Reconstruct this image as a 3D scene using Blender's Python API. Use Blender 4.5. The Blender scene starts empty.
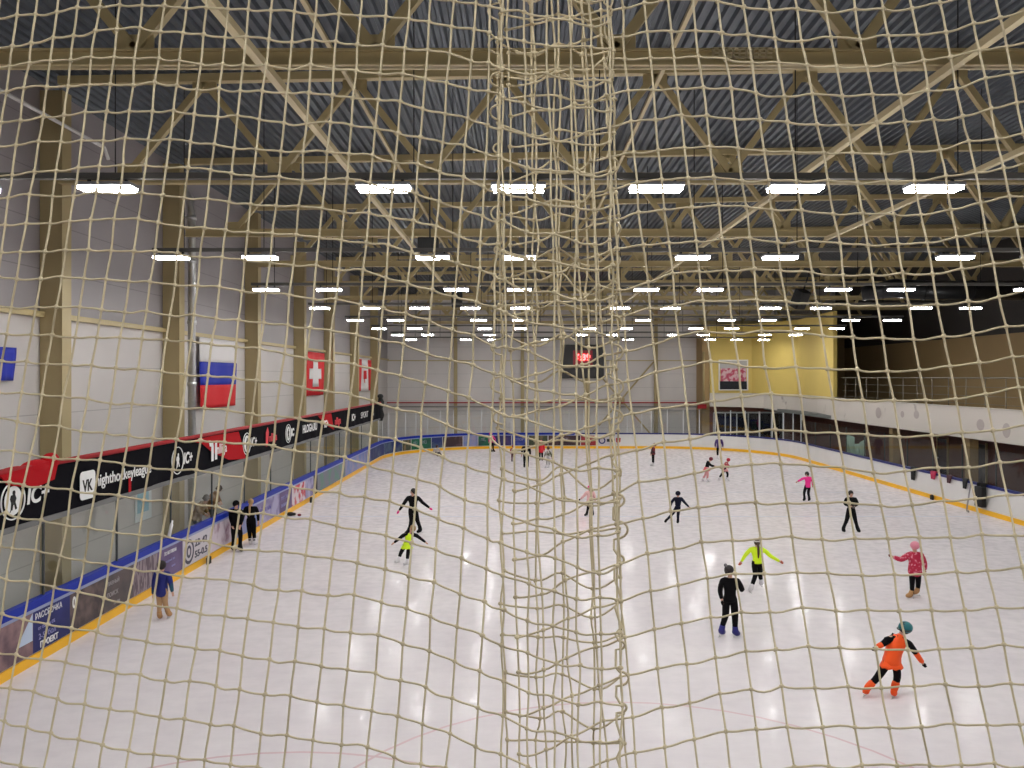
import bpy, bmesh, math, random
from mathutils import Vector, Matrix
random.seed(7)
PI = math.pi
SC = bpy.context.scene
C = SC.collection
F = 800.0; CX = 520.0; HY = 377.0; EYE = 5.5

def P(px, py, D):
    return Vector(((px-CX)*D/F, D, EYE-(py-HY)*D/F))
def DF(py):            # distance of an ice point seen at picture row py
    return EYE*F/(py-HY)

# ---------------------------------------------------------------- materials
_M = {}
def s2l(c):
    return tuple(((v/255)/12.92 if v/255 <= .04045 else ((v/255+.055)/1.055)**2.4) for v in c)
def mat(name, rgb, rough=.6, metal=0., emit=0., noise=0., nscale=3., bump=0., spec=.5):
    if name in _M: return _M[name]
    m = bpy.data.materials.new(name); m.use_nodes = True
    nt = m.node_tree; b = nt.nodes['Principled BSDF']
    col = (*s2l(rgb), 1)
    b.inputs['Base Color'].default_value = col
    b.inputs['Roughness'].default_value = rough
    b.inputs['Metallic'].default_value = metal
    b.inputs['Specular IOR Level'].default_value = spec
    if emit:
        b.inputs['Emission Color'].default_value = col
        b.inputs['Emission Strength'].default_value = emit
    if noise or bump:
        tc = nt.nodes.new('ShaderNodeTexCoord'); n = nt.nodes.new('ShaderNodeTexNoise')
        n.inputs['Scale'].default_value = nscale; n.inputs['Detail'].default_value = 4
        nt.links.new(tc.outputs['Object'], n.inputs['Vector'])
        if noise:
            mr = nt.nodes.new('ShaderNodeMapRange')
            mr.inputs['From Min'].default_value = .3; mr.inputs['From Max'].default_value = .7
            mr.inputs['To Min'].default_value = 1-noise; mr.inputs['To Max'].default_value = 1+noise*.5
            nt.links.new(n.outputs['Fac'], mr.inputs['Value'])
            mx = nt.nodes.new('ShaderNodeVectorMath'); mx.operation = 'SCALE'
            mx.inputs[0].default_value = col[:3]
            nt.links.new(mr.outputs['Result'], mx.inputs['Scale'])
            nt.links.new(mx.outputs['Vector'], b.inputs['Base Color'])
        if bump:
            bp = nt.nodes.new('ShaderNodeBump'); bp.inputs['Strength'].default_value = bump
            nt.links.new(n.outputs['Fac'], bp.inputs['Height']); nt.links.new(bp.outputs['Normal'], b.inputs['Normal'])
    _M[name] = m
    return m

def mat_mix(name, c1, c2, scale=3., lo=.45, hi=.55, rough=.6, tex='NOISE', stretch=(1,1,1)):
    """two colours broken up by a procedural texture: prints and photos on the adverts, worn paint"""
    if name in _M: return _M[name]
    m = mat(name, c1, rough); nt = m.node_tree; b = nt.nodes['Principled BSDF']
    tc = nt.nodes.new('ShaderNodeTexCoord'); mp = nt.nodes.new('ShaderNodeMapping'); mp.inputs['Scale'].default_value = stretch
    nt.links.new(tc.outputs['Object'], mp.inputs['Vector'])
    if tex == 'NOISE':
        t = nt.nodes.new('ShaderNodeTexNoise'); t.inputs['Scale'].default_value = scale; t.inputs['Detail'].default_value = 5; o = t.outputs['Fac']
    elif tex == 'VORONOI':
        t = nt.nodes.new('ShaderNodeTexVoronoi'); t.inputs['Scale'].default_value = scale; o = t.outputs['Distance']
    else:
        t = nt.nodes.new('ShaderNodeTexWave'); t.inputs['Scale'].default_value = scale; t.inputs['Distortion'].default_value = 3; o = t.outputs['Fac']
    nt.links.new(mp.outputs['Vector'], t.inputs['Vector'])
    r = nt.nodes.new('ShaderNodeMapRange'); r.inputs['From Min'].default_value = lo; r.inputs['From Max'].default_value = hi
    nt.links.new(o, r.inputs['Value'])
    mx = nt.nodes.new('ShaderNodeMix'); mx.data_type = 'RGBA'
    mx.inputs['A'].default_value = (*s2l(c1), 1); mx.inputs['B'].default_value = (*s2l(c2), 1)
    nt.links.new(r.outputs['Result'], mx.inputs['Factor']); nt.links.new(mx.outputs['Result'], b.inputs['Base Color'])
    return m

def mat_panel(name, rgb, step=1.15, axis='Z', rough=.55, seam=.72):
    """insulated wall panels: a thin darker joint every <step> metres"""
    if name in _M: return _M[name]
    m = mat(name, rgb, rough, noise=.06, nscale=.5); nt = m.node_tree; b = nt.nodes['Principled BSDF']
    src = b.inputs['Base Color'].links[0].from_socket
    tc = nt.nodes.new('ShaderNodeTexCoord'); sp = nt.nodes.new('ShaderNodeSeparateXYZ')
    nt.links.new(tc.outputs['Object'], sp.inputs[0])
    mo = nt.nodes.new('ShaderNodeMath'); mo.operation = 'MODULO'; mo.inputs[1].default_value = step
    nt.links.new(sp.outputs[axis], mo.inputs[0])
    lt = nt.nodes.new('ShaderNodeMath'); lt.operation = 'LESS_THAN'; lt.inputs[1].default_value = .025
    nt.links.new(mo.outputs[0], lt.inputs[0])
    mr = nt.nodes.new('ShaderNodeMapRange'); mr.inputs['To Min'].default_value = 1; mr.inputs['To Max'].default_value = seam
    nt.links.new(lt.outputs[0], mr.inputs['Value'])
    sc = nt.nodes.new('ShaderNodeVectorMath'); sc.operation = 'SCALE'
    nt.links.new(src, sc.inputs[0]); nt.links.new(mr.outputs['Result'], sc.inputs['Scale'])
    nt.links.new(sc.outputs['Vector'], b.inputs['Base Color'])
    return m

def mat_glass(name, tint, gloss=.1, rough=.03):
    if name in _M: return _M[name]
    m = bpy.data.materials.new(name); m.use_nodes = True; nt = m.node_tree
    nt.nodes.remove(nt.nodes['Principled BSDF'])
    o = nt.nodes['Material Output']
    t = nt.nodes.new('ShaderNodeBsdfTransparent'); t.inputs[0].default_value = (*tint, 1)
    g = nt.nodes.new('ShaderNodeBsdfGlossy'); g.inputs['Roughness'].default_value = rough
    x = nt.nodes.new('ShaderNodeMixShader'); x.inputs[0].default_value = gloss
    nt.links.new(t.outputs[0], x.inputs[1]); nt.links.new(g.outputs[0], x.inputs[2]); nt.links.new(x.outputs[0], o.inputs['Surface'])
    _M[name] = m
    return m

def mat_ice():
    m = mat('ice', (214, 208, 212), .28, spec=.08); nt = m.node_tree; b = nt.nodes['Principled BSDF']
    tc = nt.nodes.new('ShaderNodeTexCoord')
    n1 = nt.nodes.new('ShaderNodeTexNoise'); n1.inputs['Scale'].default_value = .35; n1.inputs['Detail'].default_value = 5
    mp = nt.nodes.new('ShaderNodeMapping'); mp.inputs['Scale'].default_value = (.6, 1.8, 1); mp.inputs['Rotation'].default_value = (0, 0, .15)
    n2 = nt.nodes.new('ShaderNodeTexNoise'); n2.inputs['Scale'].default_value = 1.3; n2.inputs['Detail'].default_value = 8; n2.inputs['Roughness'].default_value = .7
    nt.links.new(tc.outputs['Object'], n1.inputs['Vector']); nt.links.new(tc.outputs['Object'], mp.inputs['Vector']); nt.links.new(mp.outputs['Vector'], n2.inputs['Vector'])
    ad = nt.nodes.new('ShaderNodeMath'); ad.operation = 'ADD'
    nt.links.new(n1.outputs['Fac'], ad.inputs[0]); nt.links.new(n2.outputs['Fac'], ad.inputs[1])
    r = nt.nodes.new('ShaderNodeMapRange'); r.inputs['From Min'].default_value = .75; r.inputs['From Max'].default_value = 1.2
    nt.links.new(ad.outputs[0], r.inputs['Value'])
    mx = nt.nodes.new('ShaderNodeMix'); mx.data_type = 'RGBA'
    mx.inputs['A'].default_value = (*s2l((218, 210, 214)), 1); mx.inputs['B'].default_value = (*s2l((228, 221, 223)), 1)
    nt.links.new(r.outputs['Result'], mx.inputs['Factor']); nt.links.new(mx.outputs['Result'], b.inputs['Base Color'])
    r2 = nt.nodes.new('ShaderNodeMapRange'); r2.inputs['From Min'].default_value = .35; r2.inputs['From Max'].default_value = .65
    r2.inputs['To Min'].default_value = .06; r2.inputs['To Max'].default_value = .13
    nt.links.new(n2.outputs['Fac'], r2.inputs['Value']); nt.links.new(r2.outputs['Result'], b.inputs['Roughness'])
    bp = nt.nodes.new('ShaderNodeBump'); bp.inputs['Strength'].default_value = .12; bp.inputs['Distance'].default_value = .02
    nt.links.new(n2.outputs['Fac'], bp.inputs['Height']); nt.links.new(bp.outputs['Normal'], b.inputs['Normal'])
    # skated snow: most of the surface is matt, patches of bare ice still shine
    df = nt.nodes.new('ShaderNodeBsdfDiffuse'); nt.links.new(mx.outputs['Result'], df.inputs['Color'])
    n3 = nt.nodes.new('ShaderNodeTexNoise'); n3.inputs['Scale'].default_value = 3.5; n3.inputs['Detail'].default_value = 6
    nt.links.new(tc.outputs['Object'], n3.inputs['Vector'])
    r3 = nt.nodes.new('ShaderNodeMapRange'); r3.inputs['From Min'].default_value = .42; r3.inputs['From Max'].default_value = .62
    r3.inputs['To Min'].default_value = .16; r3.inputs['To Max'].default_value = .62
    nt.links.new(n3.outputs['Fac'], r3.inputs['Value'])
    ms = nt.nodes.new('ShaderNodeMixShader'); nt.links.new(r3.outputs['Result'], ms.inputs[0])
    nt.links.new(df.outputs[0], ms.inputs[1]); nt.links.new(b.outputs[0], ms.inputs[2]); nt.links.new(ms.outputs[0], nt.nodes['Material Output'].inputs['Surface'])
    return m

# ---------------------------------------------------------------- mesh helpers
def bm_box(bm, a, b):
    x0, y0, z0 = a; x1, y1, z1 = b
    v = [bm.verts.new(p) for p in ((x0,y0,z0),(x1,y0,z0),(x1,y1,z0),(x0,y1,z0),(x0,y0,z1),(x1,y0,z1),(x1,y1,z1),(x0,y1,z1))]
    for f in ((0,3,2,1),(4,5,6,7),(0,1,5,4),(1,2,6,5),(2,3,7,6),(3,0,4,7)): bm.faces.new([v[i] for i in f])
def bm_bar(bm, p, q, w, h=None, up=Vector((0,1,0))):
    """square bar from p to q; w across, h along <up>"""
    h = h or w; p = Vector(p); q = Vector(q); d = (q-p).normalized()
    if abs(d.dot(up)) > .98: up = Vector((1,0,0))
    s = d.cross(up).normalized(); u = s.cross(d).normalized()
    v = []
    for c in (p, q):
        for a, b in ((-1,-1),(1,-1),(1,1),(-1,1)): v.append(bm.verts.new(c + s*a*w/2 + u*b*h/2))
    for f in ((3,2,1,0),(4,5,6,7),(0,1,5,4),(1,2,6,5),(2,3,7,6),(3,0,4,7)): bm.faces.new([v[i] for i in f])
def bm_tube(bm, pts, r, n=8, caps=True):
    pts = [Vector(p) for p in pts]; rings = []
    ref = Vector((0,0,1))
    for i, p in enumerate(pts):
        d = (pts[min(i+1, len(pts)-1)] - pts[max(i-1, 0)]).normalized()
        if abs(d.dot(ref)) > .95: ref = Vector((0,1,0)) if abs(d.y) < .8 else Vector((1,0,0))
        s = d.cross(ref).normalized(); u = s.cross(d).normalized()
        rr = r[i] if isinstance(r, (list, tuple)) else r
        rings.append([bm.verts.new(p + (s*math.cos(2*PI*k/n) + u*math.sin(2*PI*k/n))*rr) for k in range(n)])
    for a, b in zip(rings, rings[1:]):
        for k in range(n): bm.faces.new((a[k], a[(k+1)%n], b[(k+1)%n], b[k]))
    if caps:
        bm.faces.new(rings[0][::-1]); bm.faces.new(rings[-1])
def bm_ball(bm, c, r, seg=10, ring=7, M=None):
    """ellipsoid"""
    c = Vector(c)
    if not isinstance(r, (tuple, list)): r = (r, r, r)
    rows = []
    for i in range(1, ring):
        t = PI*i/ring
        rows.append([(math.sin(t)*math.cos(2*PI*k/seg)*r[0], math.sin(t)*math.sin(2*PI*k/seg)*r[1], math.cos(t)*r[2]) for k in range(seg)])
    tr = (lambda p: c + (M @ Vector(p) if M else Vector(p)))
    V = [[bm.verts.new(tr(p)) for p in row] for row in rows]
    top = bm.verts.new(tr((0,0,r[2]))); bot = bm.verts.new(tr((0,0,-r[2])))
    for k in range(seg):
        bm.faces.new((top, V[0][k], V[0][(k+1)%seg])); bm.faces.new((bot, V[-1][(k+1)%seg], V[-1][k]))
        for i in range(ring-2): bm.faces.new((V[i][k], V[i+1][k], V[i+1][(k+1)%seg], V[i][(k+1)%seg]))
def bm_prism(bm, poly, z0, z1):
    a = [bm.verts.new((x, y, z0)) for x, y in poly]; b = [bm.verts.new((x, y, z1)) for x, y in poly]
    bm.faces.new(a[::-1]); bm.faces.new(b)
    n = len(poly)
    for i in range(n): bm.faces.new((a[i], a[(i+1)%n], b[(i+1)%n], b[i]))
def bm_strip(bm, pts, thick, z0, z1):
    """upright wall of some thickness along a plan polyline; z0/z1 numbers or lists"""
    n = len(pts); L = []; R = []
    for i, p in enumerate(pts):
        a = Vector(pts[max(i-1,0)]); b = Vector(pts[min(i+1,n-1)]); d = (b-a).normalized(); nn = Vector((-d.y, d.x))
        L.append(Vector(p)+nn*thick/2); R.append(Vector(p)-nn*thick/2)
    g = lambda z, i: z[i] if isinstance(z, (list, tuple)) else z
    V = [[bm.verts.new((q.x, q.y, g(z, i))) for q, z in ((L[i], z0), (R[i], z0), (R[i], z1), (L[i], z1))] for i in range(n)]
    for i in range(n-1):
        for k in range(4): bm.faces.new((V[i][k], V[i][(k+1)%4], V[i+1][(k+1)%4], V[i+1][k]))
    bm.faces.new(V[0][::-1]); bm.faces.new(V[-1])

def obj(name, bm, m, parent=None, smooth=False, bevel=0):
    me = bpy.data.meshes.new(name)
    bmesh.ops.recalc_face_normals(bm, faces=bm.faces)
    bm.to_mesh(me); bm.free()
    for mm in (m if isinstance(m, (list, tuple)) else [m]): me.materials.append(mm)
    if smooth:
        for p in me.polygons: p.use_smooth = True
    o = bpy.data.objects.new(name, me); C.objects.link(o)
    if parent: o.parent = parent
    if bevel:
        b = o.modifiers.new('bevel', 'BEVEL'); b.width = bevel; b.segments = 2
    return o
def tag(o, label, cat, group=None, kind=None):
    o['label'] = label; o['category'] = cat
    if group: o['group'] = group
    if kind: o['kind'] = kind
    return o
def struct(name, bm, m, parent=None):
    o = obj(name, bm, m, parent)
    if not parent: o['kind'] = 'structure'
    return o
def thing(name, label, cat, loc=(0,0,0), group=None):
    o = bpy.data.objects.new(name, None); C.objects.link(o); o.location = loc; o.empty_display_size = .2
    return tag(o, label, cat, group)
def box_obj(name, a, b, m, parent=None, bevel=0):
    bm = bmesh.new(); bm_box(bm, a, b); return obj(name, bm, m, parent, bevel=bevel)
def text(name, s, loc, rot, size, m, parent, ext=.004, shear=0, sx=1., align='LEFT', bold=0):
    cu = bpy.data.curves.new(name, 'FONT'); cu.body = s; cu.size = size; cu.extrude = ext; cu.shear = shear; cu.align_x = align
    cu.offset = bold
    cu.materials.append(m)
    o = bpy.data.objects.new('tmp', cu); C.objects.link(o)
    dg = bpy.context.evaluated_depsgraph_get(); dg.update()
    me = bpy.data.meshes.new_from_object(o.evaluated_get(dg)); me.name = name; bpy.data.objects.remove(o)
    o = bpy.data.objects.new(name, me); C.objects.link(o); o.location = loc; o.rotation_euler = rot; o.scale = (sx, 1, 1); o.parent = parent
    return o
ROT_L = (PI/2, 0, PI/2)       # on the long wall, read from the ice
ROT_F = (PI/2, 0, 0)          # on the far wall
ORD = ['first','second','third','fourth','fifth','sixth','seventh','eighth','ninth','tenth','eleventh','twelfth']

# ---------------------------------------------------------------- palette
cream  = mat('cream_paint', (190, 172, 126), .5, noise=.05, nscale=1.5)
cream2 = mat('cream_column_paint', (176, 158, 116), .5, noise=.05, nscale=1.)
deckm  = mat('roof_deck_metal', (92, 98, 106), .42, .55)
white  = mat('white_plastic', (226, 224, 222), .35, noise=.05, nscale=.8)
yellow = mat('yellow_kick_plate', (250, 190, 24), .4, noise=.10, nscale=1.2)
blue   = mat('blue_rail', (8, 42, 158), .45, spec=.25)
navy   = mat('navy_rail', (26, 36, 112), .35)
dark   = mat('dark_metal', (38, 38, 40), .5)
black  = mat('black_matt', (14, 14, 15), .7)
silver = mat('galvanised_steel', (205, 205, 205), .3, .6, noise=.1, nscale=5)
red    = mat('red_cloth', (172, 12, 24), .8, spec=.15)
redrope= mat('red_rail_paint', (160, 20, 28), .6)
lamp_m = mat('lamp_glow', (252, 252, 249), .5, emit=74)
whitep = mat('white_print', (236, 236, 236), .5)
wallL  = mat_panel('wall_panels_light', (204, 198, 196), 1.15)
wallU  = mat_panel('wall_panels_dimmed', (160, 154, 156), 1.15)  # light falloff above the lamps is put into this darker grey
wallF  = mat_panel('far_wall_panels', (222, 216, 214), 1.15)
brownw = mat('brown_balcony_wall', (176, 148, 104), .7, noise=.05, nscale=.4)
darkw  = mat('dark_upper_wall', (62, 58, 56), .6, noise=.1, nscale=.6)
yelw   = mat('yellow_plaster', (214, 188, 104), .7, noise=.04, nscale=.6)
parapet= mat_mix('worn_white_parapet', (206, 198, 190), (150, 138, 134), 1.1, .66, .78)
concrete = mat('grey_rubber_floor', (112, 114, 112), .7, noise=.1)
glass  = mat_glass('board_glass', (.97, .99, .975), .07)
glassF = mat_glass('far_board_glass', (.96, .97, .97), .04)
glassR = mat_glass('dark_side_glass', (.82, .84, .84), .05)
winm   = mat('dark_window', (22, 26, 34), .15)
woodb  = mat('red_brown_panel', (116, 70, 58), .5, noise=.15, nscale=1.5)

# ---------------------------------------------------------------- the shell
XL, XR, YF, YB = -11.35, 27.0, 68.5, -4.0
def roof_z(x): return EYE + 6.98 + .018*x
def build_shell():
    bm = bmesh.new(); bm_box(bm, (XL-.3, YB, -.35), (XR+.3, YF+.3, -.03)); struct('floor', bm, concrete)
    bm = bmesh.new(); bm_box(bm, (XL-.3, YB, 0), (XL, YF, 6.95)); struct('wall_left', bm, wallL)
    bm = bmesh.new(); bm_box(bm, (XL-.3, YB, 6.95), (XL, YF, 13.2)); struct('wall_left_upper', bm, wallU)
    bm = bmesh.new(); bm_box(bm, (XL-.3, YF, 0), (XR+.3, YF+.3, 14)); struct('wall_far', bm, wallF)
    bm = bmesh.new(); bm_box(bm, (XR, YB, 0), (XR+.3, YF, 7.9)); struct('wall_right', bm, brownw)
    bm = bmesh.new(); bm_box(bm, (XR, YB, 7.9), (XR+.3, YF, 14)); struct('wall_right_upper', bm, darkw)
    bm = bmesh.new(); bm_box(bm, (XL-.3, YB-.3, 0), (XR+.3, YB, 14)); struct('wall_back', bm, wallU)
    # trapezoid roof deck, ribs running the length of the hall
    bm = bmesh.new(); pitch = .25; x = XL-.3; prof = []
    while x < XR+.3:
        for dx, dz in ((0, 0), (.075, 0), (.115, .085), (.21, .085)): prof.append((x+dx, roof_z(x+dx)+.2+dz))
        x += pitch
    seg = [YB, 15, 30, 45, YF]
    rows = [[bm.verts.new((px, y, pz)) for px, pz in prof] for y in seg]
    for a, b in zip(rows, rows[1:]):
        for k in range(len(prof)-1): bm.faces.new((a[k], a[k+1], b[k+1], b[k]))
    struct('ceiling', bm, deckm)
    # roof skin above the ribs
    bm = bmesh.new()
    v = [bm.verts.new(p) for p in ((XL-.3, YB, roof_z(XL)+.32), (XR+.3, YB, roof_z(XR)+.32), (XR+.3, YF+.3, roof_z(XR)+.32), (XL-.3, YF+.3, roof_z(XL)+.32))]
    bm.faces.new(v); struct('ceiling_skin', bm, dark)
    # sheeting rail on the long wall
    bm = bmesh.new(); bm_bar(bm, (XL+.07, YB, 6.98), (XL+.07, YF, 6.98), .13, .13, Vector((0,0,1))); struct('trim_1', bm, cream)
    bm = bmesh.new(); bm_bar(bm, (XL, YF-.06, 6.9), (16, YF-.06, 6.9), .14, .08, Vector((0,0,1))); struct('trim_2', bm, cream)
build_shell()

# columns on the long wall and on the far wall
COLD = [11.9, 18.9, 25.4, 33.0, 40.1, 46.3, 53.4, 60.6]
COLL = ['closest to the net, outside the blue flag', 'right after the blue flag', 'beside the silver pipe and the striped flag', 'just past the white-blue-red flag',
        'just before the red flag with a white cross', 'just past the red flag with a white cross', 'before the red and white maple flag', 'by the far corner of the hall']
for D, l in zip(COLD, COLL):
    t = thing('wall_column', 'cream steel wall column ' + l, 'column', (XL+.26, D, 0), 'columns along the flag wall')
    h = roof_z(XL)
    bm = bmesh.new(); bm_box(bm, (-.255, 0, .06), (.27, .3, h)); obj('shaft', bm, cream2, t)
    bm = bmesh.new(); bm_box(bm, (.27, -.03, .06), (.29, .36, h)); obj('flange', bm, cream2, t)
    bm = bmesh.new(); bm_box(bm, (-.255, -.06, 0), (.34, .4, .06)); obj('base_plate', bm, cream2, t)
FC = [(-5.5, 'between the far corner and the goal end middle'), (.2, 'behind the middle of the far boards'), (5.7, 'under the scoreboard'), (11.6, 'between scoreboard and yellow tower')]
for x, l in FC:
    t = thing('end_wall_column', 'slim cream column on the far wall ' + l, 'column', (x, YF-.2, 0), 'columns on the far wall')
    bm = bmesh.new(); bm_box(bm, (-.14, -.15, .05), (.14, .18, 12.2)); obj('shaft', bm, cream2, t)
    bm = bmesh.new(); bm_box(bm, (-.2, -.2, 0), (.2, .19, .05)); obj('base_plate', bm, cream2, t)
t = thing('wall_brace', 'cream crossed steel braces on the far wall between two columns', 'brace', (8.6, YF-.28, 3.2))
for s in (-1, 1):
    bm = bmesh.new(); bm_bar(bm, (-2.8*s, -.1*s-.1, 3.6), (2.8*s, -.1*s-.1, -2.9), .13, .13); obj('diagonal', bm, cream2, t)
bm = bmesh.new(); bm_box(bm, (-.3, -.14, -.02), (.3, -.06, .5)); obj('gusset_plate', bm, cream2, t)
t = thing('steel_tie', 'red painted horizontal rail across the far wall above the glass', 'rail', (0, YF-.5, 3.32))
bm = bmesh.new(); bm_bar(bm, (XL+.05, 0, 0), (15.0, 0, 0), .15, .1, Vector((0,0,1))); obj('red_bar', bm, redrope, t)
bm = bmesh.new(); bm_bar(bm, (XL+.05, .02, -.35), (15.0, .02, -.35), .1, .1, Vector((0,0,1))); obj('grey_bar', bm, mat('grey_paint', (140,134,130), .5), t)

# ---------------------------------------------------------------- roof trusses
def truss(i):
    D = 11.6 + 7*i
    place = ('nearest to the net' if i == 0 else ORD[i] + ' from the net' if i < 8 else 'against the far wall')
    t = thing('roof_truss', 'cream steel roof truss spanning the hall, ' + place, 'roof truss', (0, D, 10), 'roof trusses')
    xl, xr = -10.7, 26.6
    bm = bmesh.new(); z = -.01
    bm_box(bm, (xl, -.02, z), (xr, .02, z+.24)); bm_box(bm, (xl, -.1, z), (xr, .1, z+.03)); bm_box(bm, (xl, -.1, z+.21), (xr, .1, z+.24)); obj('bottom_chord', bm, cream, t)
    bm = bmesh.new(); a = roof_z(xl)-10; b = roof_z(xr)-10
    bm_bar(bm, (xl, 0, a+.09), (xr, 0, b+.09), .18, .2); obj('top_chord', bm, cream, t)
    k = -3; pts = []
    x = -.35 - 3.49*3
    while x < xr-1.2:
        pts.append((x, roof_z(x)-10)); 
        if x+1.745 < xr: pts.append((x+1.745, .24))
        x += 3.49
    for p, q in zip(pts, pts[1:]):
        if p[0] < xl: continue
        bm = bmesh.new(); bm_bar(bm, (p[0], 0, p[1]), (q[0], 0, q[1]), .15, .14); obj('diagonal', bm, cream, t)
    for j, p in enumerate(pts):
        if p[0] < xl+.3 or i > 4: continue
        bm = bmesh.new()
        if p[1] < .5: bm_box(bm, (p[0]-.28, -.015, .2), (p[0]+.28, .015, .46))
        else: bm_box(bm, (p[0]-.28, -.015, p[1]-.24), (p[0]+.28, .015, p[1]))
        obj('gusset_plate', bm, cream, t)
for i in range(9): truss(i)
def tie(x, z, y0, y1, w, label):
    bm = bmesh.new(); bm_bar(bm, (0, y0, 0), (0, y1, 0), w, w, Vector((0,0,1)))
    o = obj('roof_tie', bm, mat('pale_cream_paint', (206, 190, 150), .5), None); o.location = (x, 0, z); tag(o, label, 'roof tie', 'ties running the length of the roof')
tie(-3.62, 9.9, 2, 59, .11, 'pale steel roof tie under the trusses on the flag wall side of the centre')
tie(6.12, 9.9, 2, 59, .11, 'pale steel roof tie under the trusses over the middle of the rink')
tie(9.75, 9.9, 2, 25.5, .11, 'pale steel roof tie under the trusses nearest to the balcony')
tie(-3.84, 12.18, 2, 60, .085, 'slim roof tie up at the deck on the flag wall side')
tie(3.14, 12.26, 2, 60, .085, 'slim roof tie up at the deck past the scoreboard')
# conduit on the wall and the silver pipe
bm = bmesh.new(); bm_tube(bm, [(-10.6, 6, 11.35), (-10.6, 20.4, 11.35), (-10.6, 20.6, 11.1)], .045, 8)
tag(obj('conduit', bm, white, None, True), 'white conduit pipe running along the top of the flag wall', 'pipe')
t = thing('drain_pipe', 'shiny silver pipe bending down beside a cream column and the striped flag', 'pipe', (-10.66, 25.98, 0))
bm = bmesh.new(); bm_tube(bm, [(-.5, 0, 12.0), (-.36, 0, 11.7), (-.06, 0, 11.3), (0, 0, 10.8), (0, 0, .1)], .12, 12); obj('pipe', bm, silver, t, True)
for z in (3.2, 5.2, 7.2, 9.2, 10.6):
    bm = bmesh.new(); bm_tube(bm, [(0, 0, z), (0, 0, z+.14)], .145, 12); obj('collar', bm, silver, t, True)
bm = bmesh.new(); bm_bar(bm, (-.4, -.1, 10.9), (.35, -.1, 10.2), .06); bm_bar(bm, (-.4, .1, 10.4), (.3, .1, 10.4), .05); obj('bracket', bm, silver, t)
bm = bmesh.new()
for k in range(9):
    x = k*.095
    bm_box(bm, (x, -.02, 0), (x+.03, 0, .15))
bm_box(bm, (0, -.02, 0), (.86, 0, .035)); bm_box(bm, (0, -.02, .065), (.86, 0, .085)); bm_box(bm, (0, -.02, .125), (.86, 0, .155))
o = obj('cable_tray', bm, mat('pale_cream_paint', (0,0,0)), None); o.location = (2.75, 11.46, 10.06); tag(o, 'perforated pale bracket fixed to the nearest roof truss', 'bracket')

# ---------------------------------------------------------------- lamps
def lamp_proto():
    t = thing('strip_lamp', 'x', 'ceiling lamp')
    bm = bmesh.new(); bm_box(bm, (-.41, -.16, .02), (.41, .16, .075)); obj('housing', bm, mat('lamp_housing', (150,152,156), .4, .3), t, bevel=.012)
    bm = bmesh.new(); bm_box(bm, (-.38, -.14, -.03), (.38, .14, .02)); obj('diffuser', bm, lamp_m, t)
    bm = bmesh.new(); bm_box(bm, (-.3, -.02, .075), (-.26, .02, .135)); bm_box(bm, (.26, -.02, .075), (.3, .02, .135)); obj('hanger', bm, dark, t)
    return t
LAMPS = {-1: [-3,0], 0: [-4,-3,-1,0,2,3,5,6,8], 1: [-4,-3,-1,0,1,2,3,4,6,8], 2: [-4,-3,-1,0,2,3,5,6,8], 3: [-4,-3,-1,0,2,3,5,6,8], 4: [-4,-3,-2,-1,0,2,3,5,6,8,9],
         5: [-4,-3,-1,0,3,5,6,8,9], 6: [-4,-3,-1,0,2,3,5,6,8,9], 7: [-4,-3,-1,2,3,5,6,8,9], 8: [-4,-2,-1,1,4,7,8,9]}
lp = lamp_proto(); first = True
for r, ks in LAMPS.items():
    D = 12.06 + 7*(r-1) if r >= 0 else -.75; z = 8.34 if r >= 0 else 7.4  # negative row is unseen, added behind the camera to brighten the net
    rl = {-1: 'added out of view to light the net', 0: 'right above the net'}.get(r, ORD[r-1] + ' ceiling rail from the net')
    t = thing('lamp_rail', 'long dark lamp rail hung under the roof, ' + (('the ' + rl) if r > 0 else rl), 'lamp rail', (0, D, z+.18), 'lamp rails')
    bm = bmesh.new(); bm_box(bm, (-8.75, -.05, -.04), (19.2, .05, .05)); obj('rail', bm, mat('lamp_rail_grey', (92, 90, 86), .5), t)
    for x in (-8.0, -6.1, -1.6, 1.2, 4.15, 6.6, 11, 15):
        bm = bmesh.new(); bm_tube(bm, [(x, 0, .05), (x, 0, 3.85) if r >= 0 else (x, 0, 4.9)], .008 + .0012*max(r, 0), 5); obj('suspension_wire', bm, black, t)
    for i, k in enumerate(ks):
        if first: o = lp; first = False
        else:
            o = lp.copy(); C.objects.link(o)
            for ch in lp.children:
                c = ch.copy(); c.parent = o; C.objects.link(c)
        o.location = (2.07*k + random.uniform(-.03, .03), D, z)
        o['label'] = 'lit strip lamp, %s from the flag wall, %s' % (ORD[min(i,11)] if i < 12 else 'last', (ORD[r-1] + ' lamp rail from the net') if r > 0 else 'rail ' + rl)
        o['group'] = 'strip lamps under the roof'

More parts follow.
